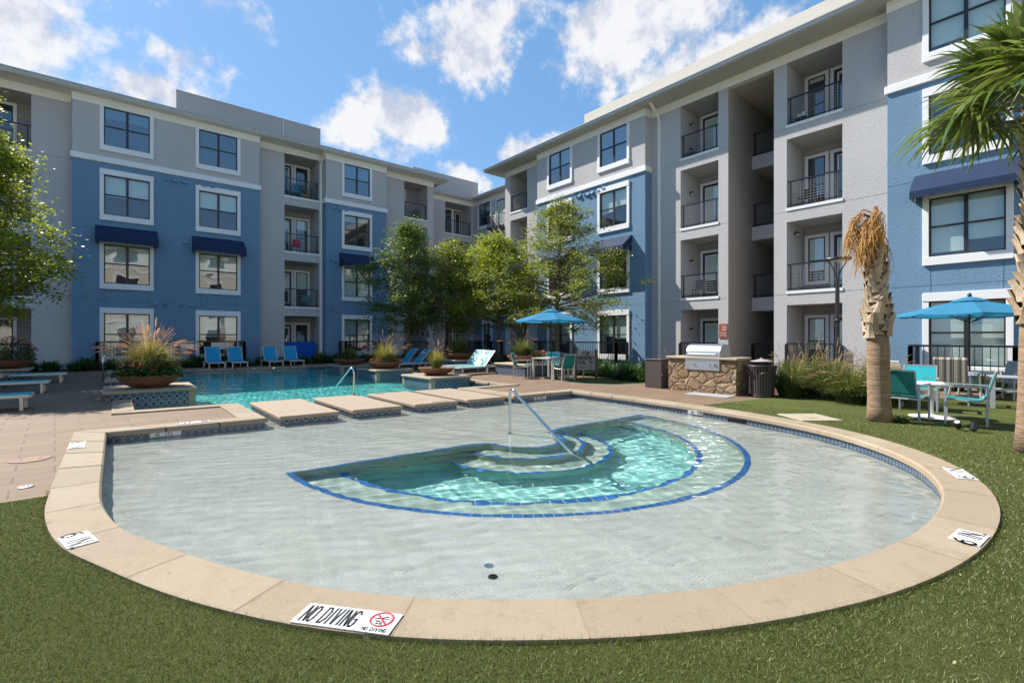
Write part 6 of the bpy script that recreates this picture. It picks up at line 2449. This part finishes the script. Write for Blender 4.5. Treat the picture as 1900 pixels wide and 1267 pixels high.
# belongings on the balconies
def balcony_chair(label, loc, rz, seat, name='balcony_chair', back=.45):
    t = thing(name, label, 'chair', loc, rz, None)
    m = MB(); m.box(-.23, .23, -.24, .24, .38, .43, .012); m.build('seat', seat, t)
    m = MB(); m.bar((-.22, 0, .42), (-.30, 0, .42 + back), .46, .03); m.build('backrest', seat, t)
    for x in (-.2, .2):
        for y in (-.21, .21):
            m = MB(); m.box(x - .016, x + .016, y - .016, y + .016, 0, .38); m.build('leg', M_BLACK, t)
    return t


balcony_chair('red chair on the third floor balcony of the shaded wing', (8.45, 30.55, 6.585), R(250), M_REDC)
balcony_chair('teal chair on the second floor balcony of the shaded wing', (9.0, 30.7, 3.295), R(240), M_TEAL, back=.35)
balcony_chair('blue chair on the top floor balcony of the shaded wing', (7.98, 30.7, 9.875), R(-60), M_BLUESL)
balcony_chair('blue reclining chair in front of the black glass on the top floor balcony', (8.62, 30.8, 9.875), R(270), M_BLUESL, back=.65)
balcony_chair('black chair on the second floor balcony behind the stone grill', (20.95, 11.4, 3.295), R(190), M_BLACK)
balcony_chair('woven dark seat on the third floor balcony above the lamp post', (21.05, 6.95, 6.585), R(170), M_WICK, back=.4)
balcony_chair('folding chair on the top floor balcony of the dark tree bay', (16.75, 30.8, 9.875), R(250), M_BROWN)
for (x, y, z, r, lab) in ((9.3, 30.55, 9.875, .2, 'leafy plant in a teal pot on the top floor balcony of the shaded wing'), (8.75, 30.35, 9.875, .13, 'small leafy plant beside the basket on the top floor balcony'), (20.65, 32.9, 9.875, .18, 'leafy plant on the top floor balcony in the far corner')):
    t = thing('potted_plant', lab, 'potted plant', (x, y, z), 0, 'potted plants on balconies')
    m = MB(); m.lathe([(r * .6, 0), (r * .9, .26), (r * .95, .3), (r * .8, .3), (0, .28)], 16); m.build('pot', M_TEAL, t)
    rg = np.random.default_rng(int(x * 10)); k = 160
    P = rg.normal(0, r * .8, (k, 3)); P[:, 2] = .35 + np.abs(P[:, 2]) * 2.2
    V, F = leaf_quads(P, .12, rg, .8); np_mesh('foliage', V, F, M_SHRUB, rg.random(k), t)
t = thing('wicker_basket', 'pale basket on the top floor balcony next to the teal pot', 'basket', (9.0, 30.35, 9.875))
m = MB(); m.lathe([(.16, 0), (.2, .25), (.21, .27), (.17, .27), (.15, .1), (0, .08)], 16); m.build('basket', M_FRONDD, t)
m = MB(); m.tube([(.2, 0, .26), (.12, 0, .42), (-.12, 0, .42), (-.2, 0, .26)], .012, 6); m.build('basket_handle', M_FRONDD, t)
t = thing('lantern', 'black lantern on a stand on the top floor balcony left of the breezeway', 'lantern', (20.9, 11.75, 9.875))
m = MB(); m.box(-.2, .2, -.22, .22, .22, .25); m.box(-.19, -.17, -.2, -.18, 0, .22); m.box(.17, .19, .18, .2, 0, .22); m.box(-.19, -.17, .18, .2, 0, .22); m.box(.17, .19, -.2, -.18, 0, .22); m.build('stand', M_BLACK, t)
m = MB()
for (x, y) in ((-.06, -.06), (.06, -.06), (-.06, .06), (.06, .06)): m.box(x - .008, x + .008, y - .008, y + .008, .25, .45)
m.lathe([(.10, .45), (.03, .55), (0, .56)], 8); m.build('lantern_frame', M_BLACK, t)
t = thing('cushion_stack', 'white cushions on a small table on the top floor balcony above the lamp post', 'cushions', (20.9, 7.05, 9.875))
m = MB(); m.box(-.18, .18, -.2, .2, .24, .27); m.box(-.015, .015, -.015, .015, 0, .24); m.build('small_table', M_BLACK, t)
m = MB(); m.box(-.12, .12, -.16, .0, .27, .5, .05); m.box(-.12, .12, .005, .16, .27, .46, .05); m.build('cushion', M_WHITEP, t)

# a few fallen leaves on the turf, the pavers and the coping
rg = np.random.default_rng(77)
P = []
while len(P) < 170:
    x, y = rg.uniform(-4, 11), rg.uniform(-1, 14)
    if inside(OUTER, x, y) and not inside(LOOP, x, y): z = COPZ + .004
    elif inside(OUTER, x, y): continue
    else: z = .032 if inside(TURF, x, y) else .005
    P.append((x, y, z))
V, F = leaf_quads(np.array(P), .022, rg, .25)
V[:, 2] = np.clip(V[:, 2], .004, .06)
tag(np_mesh('fallen_leaves', V, F, M_PLUMET, rg.random(len(F))), kind='stuff')
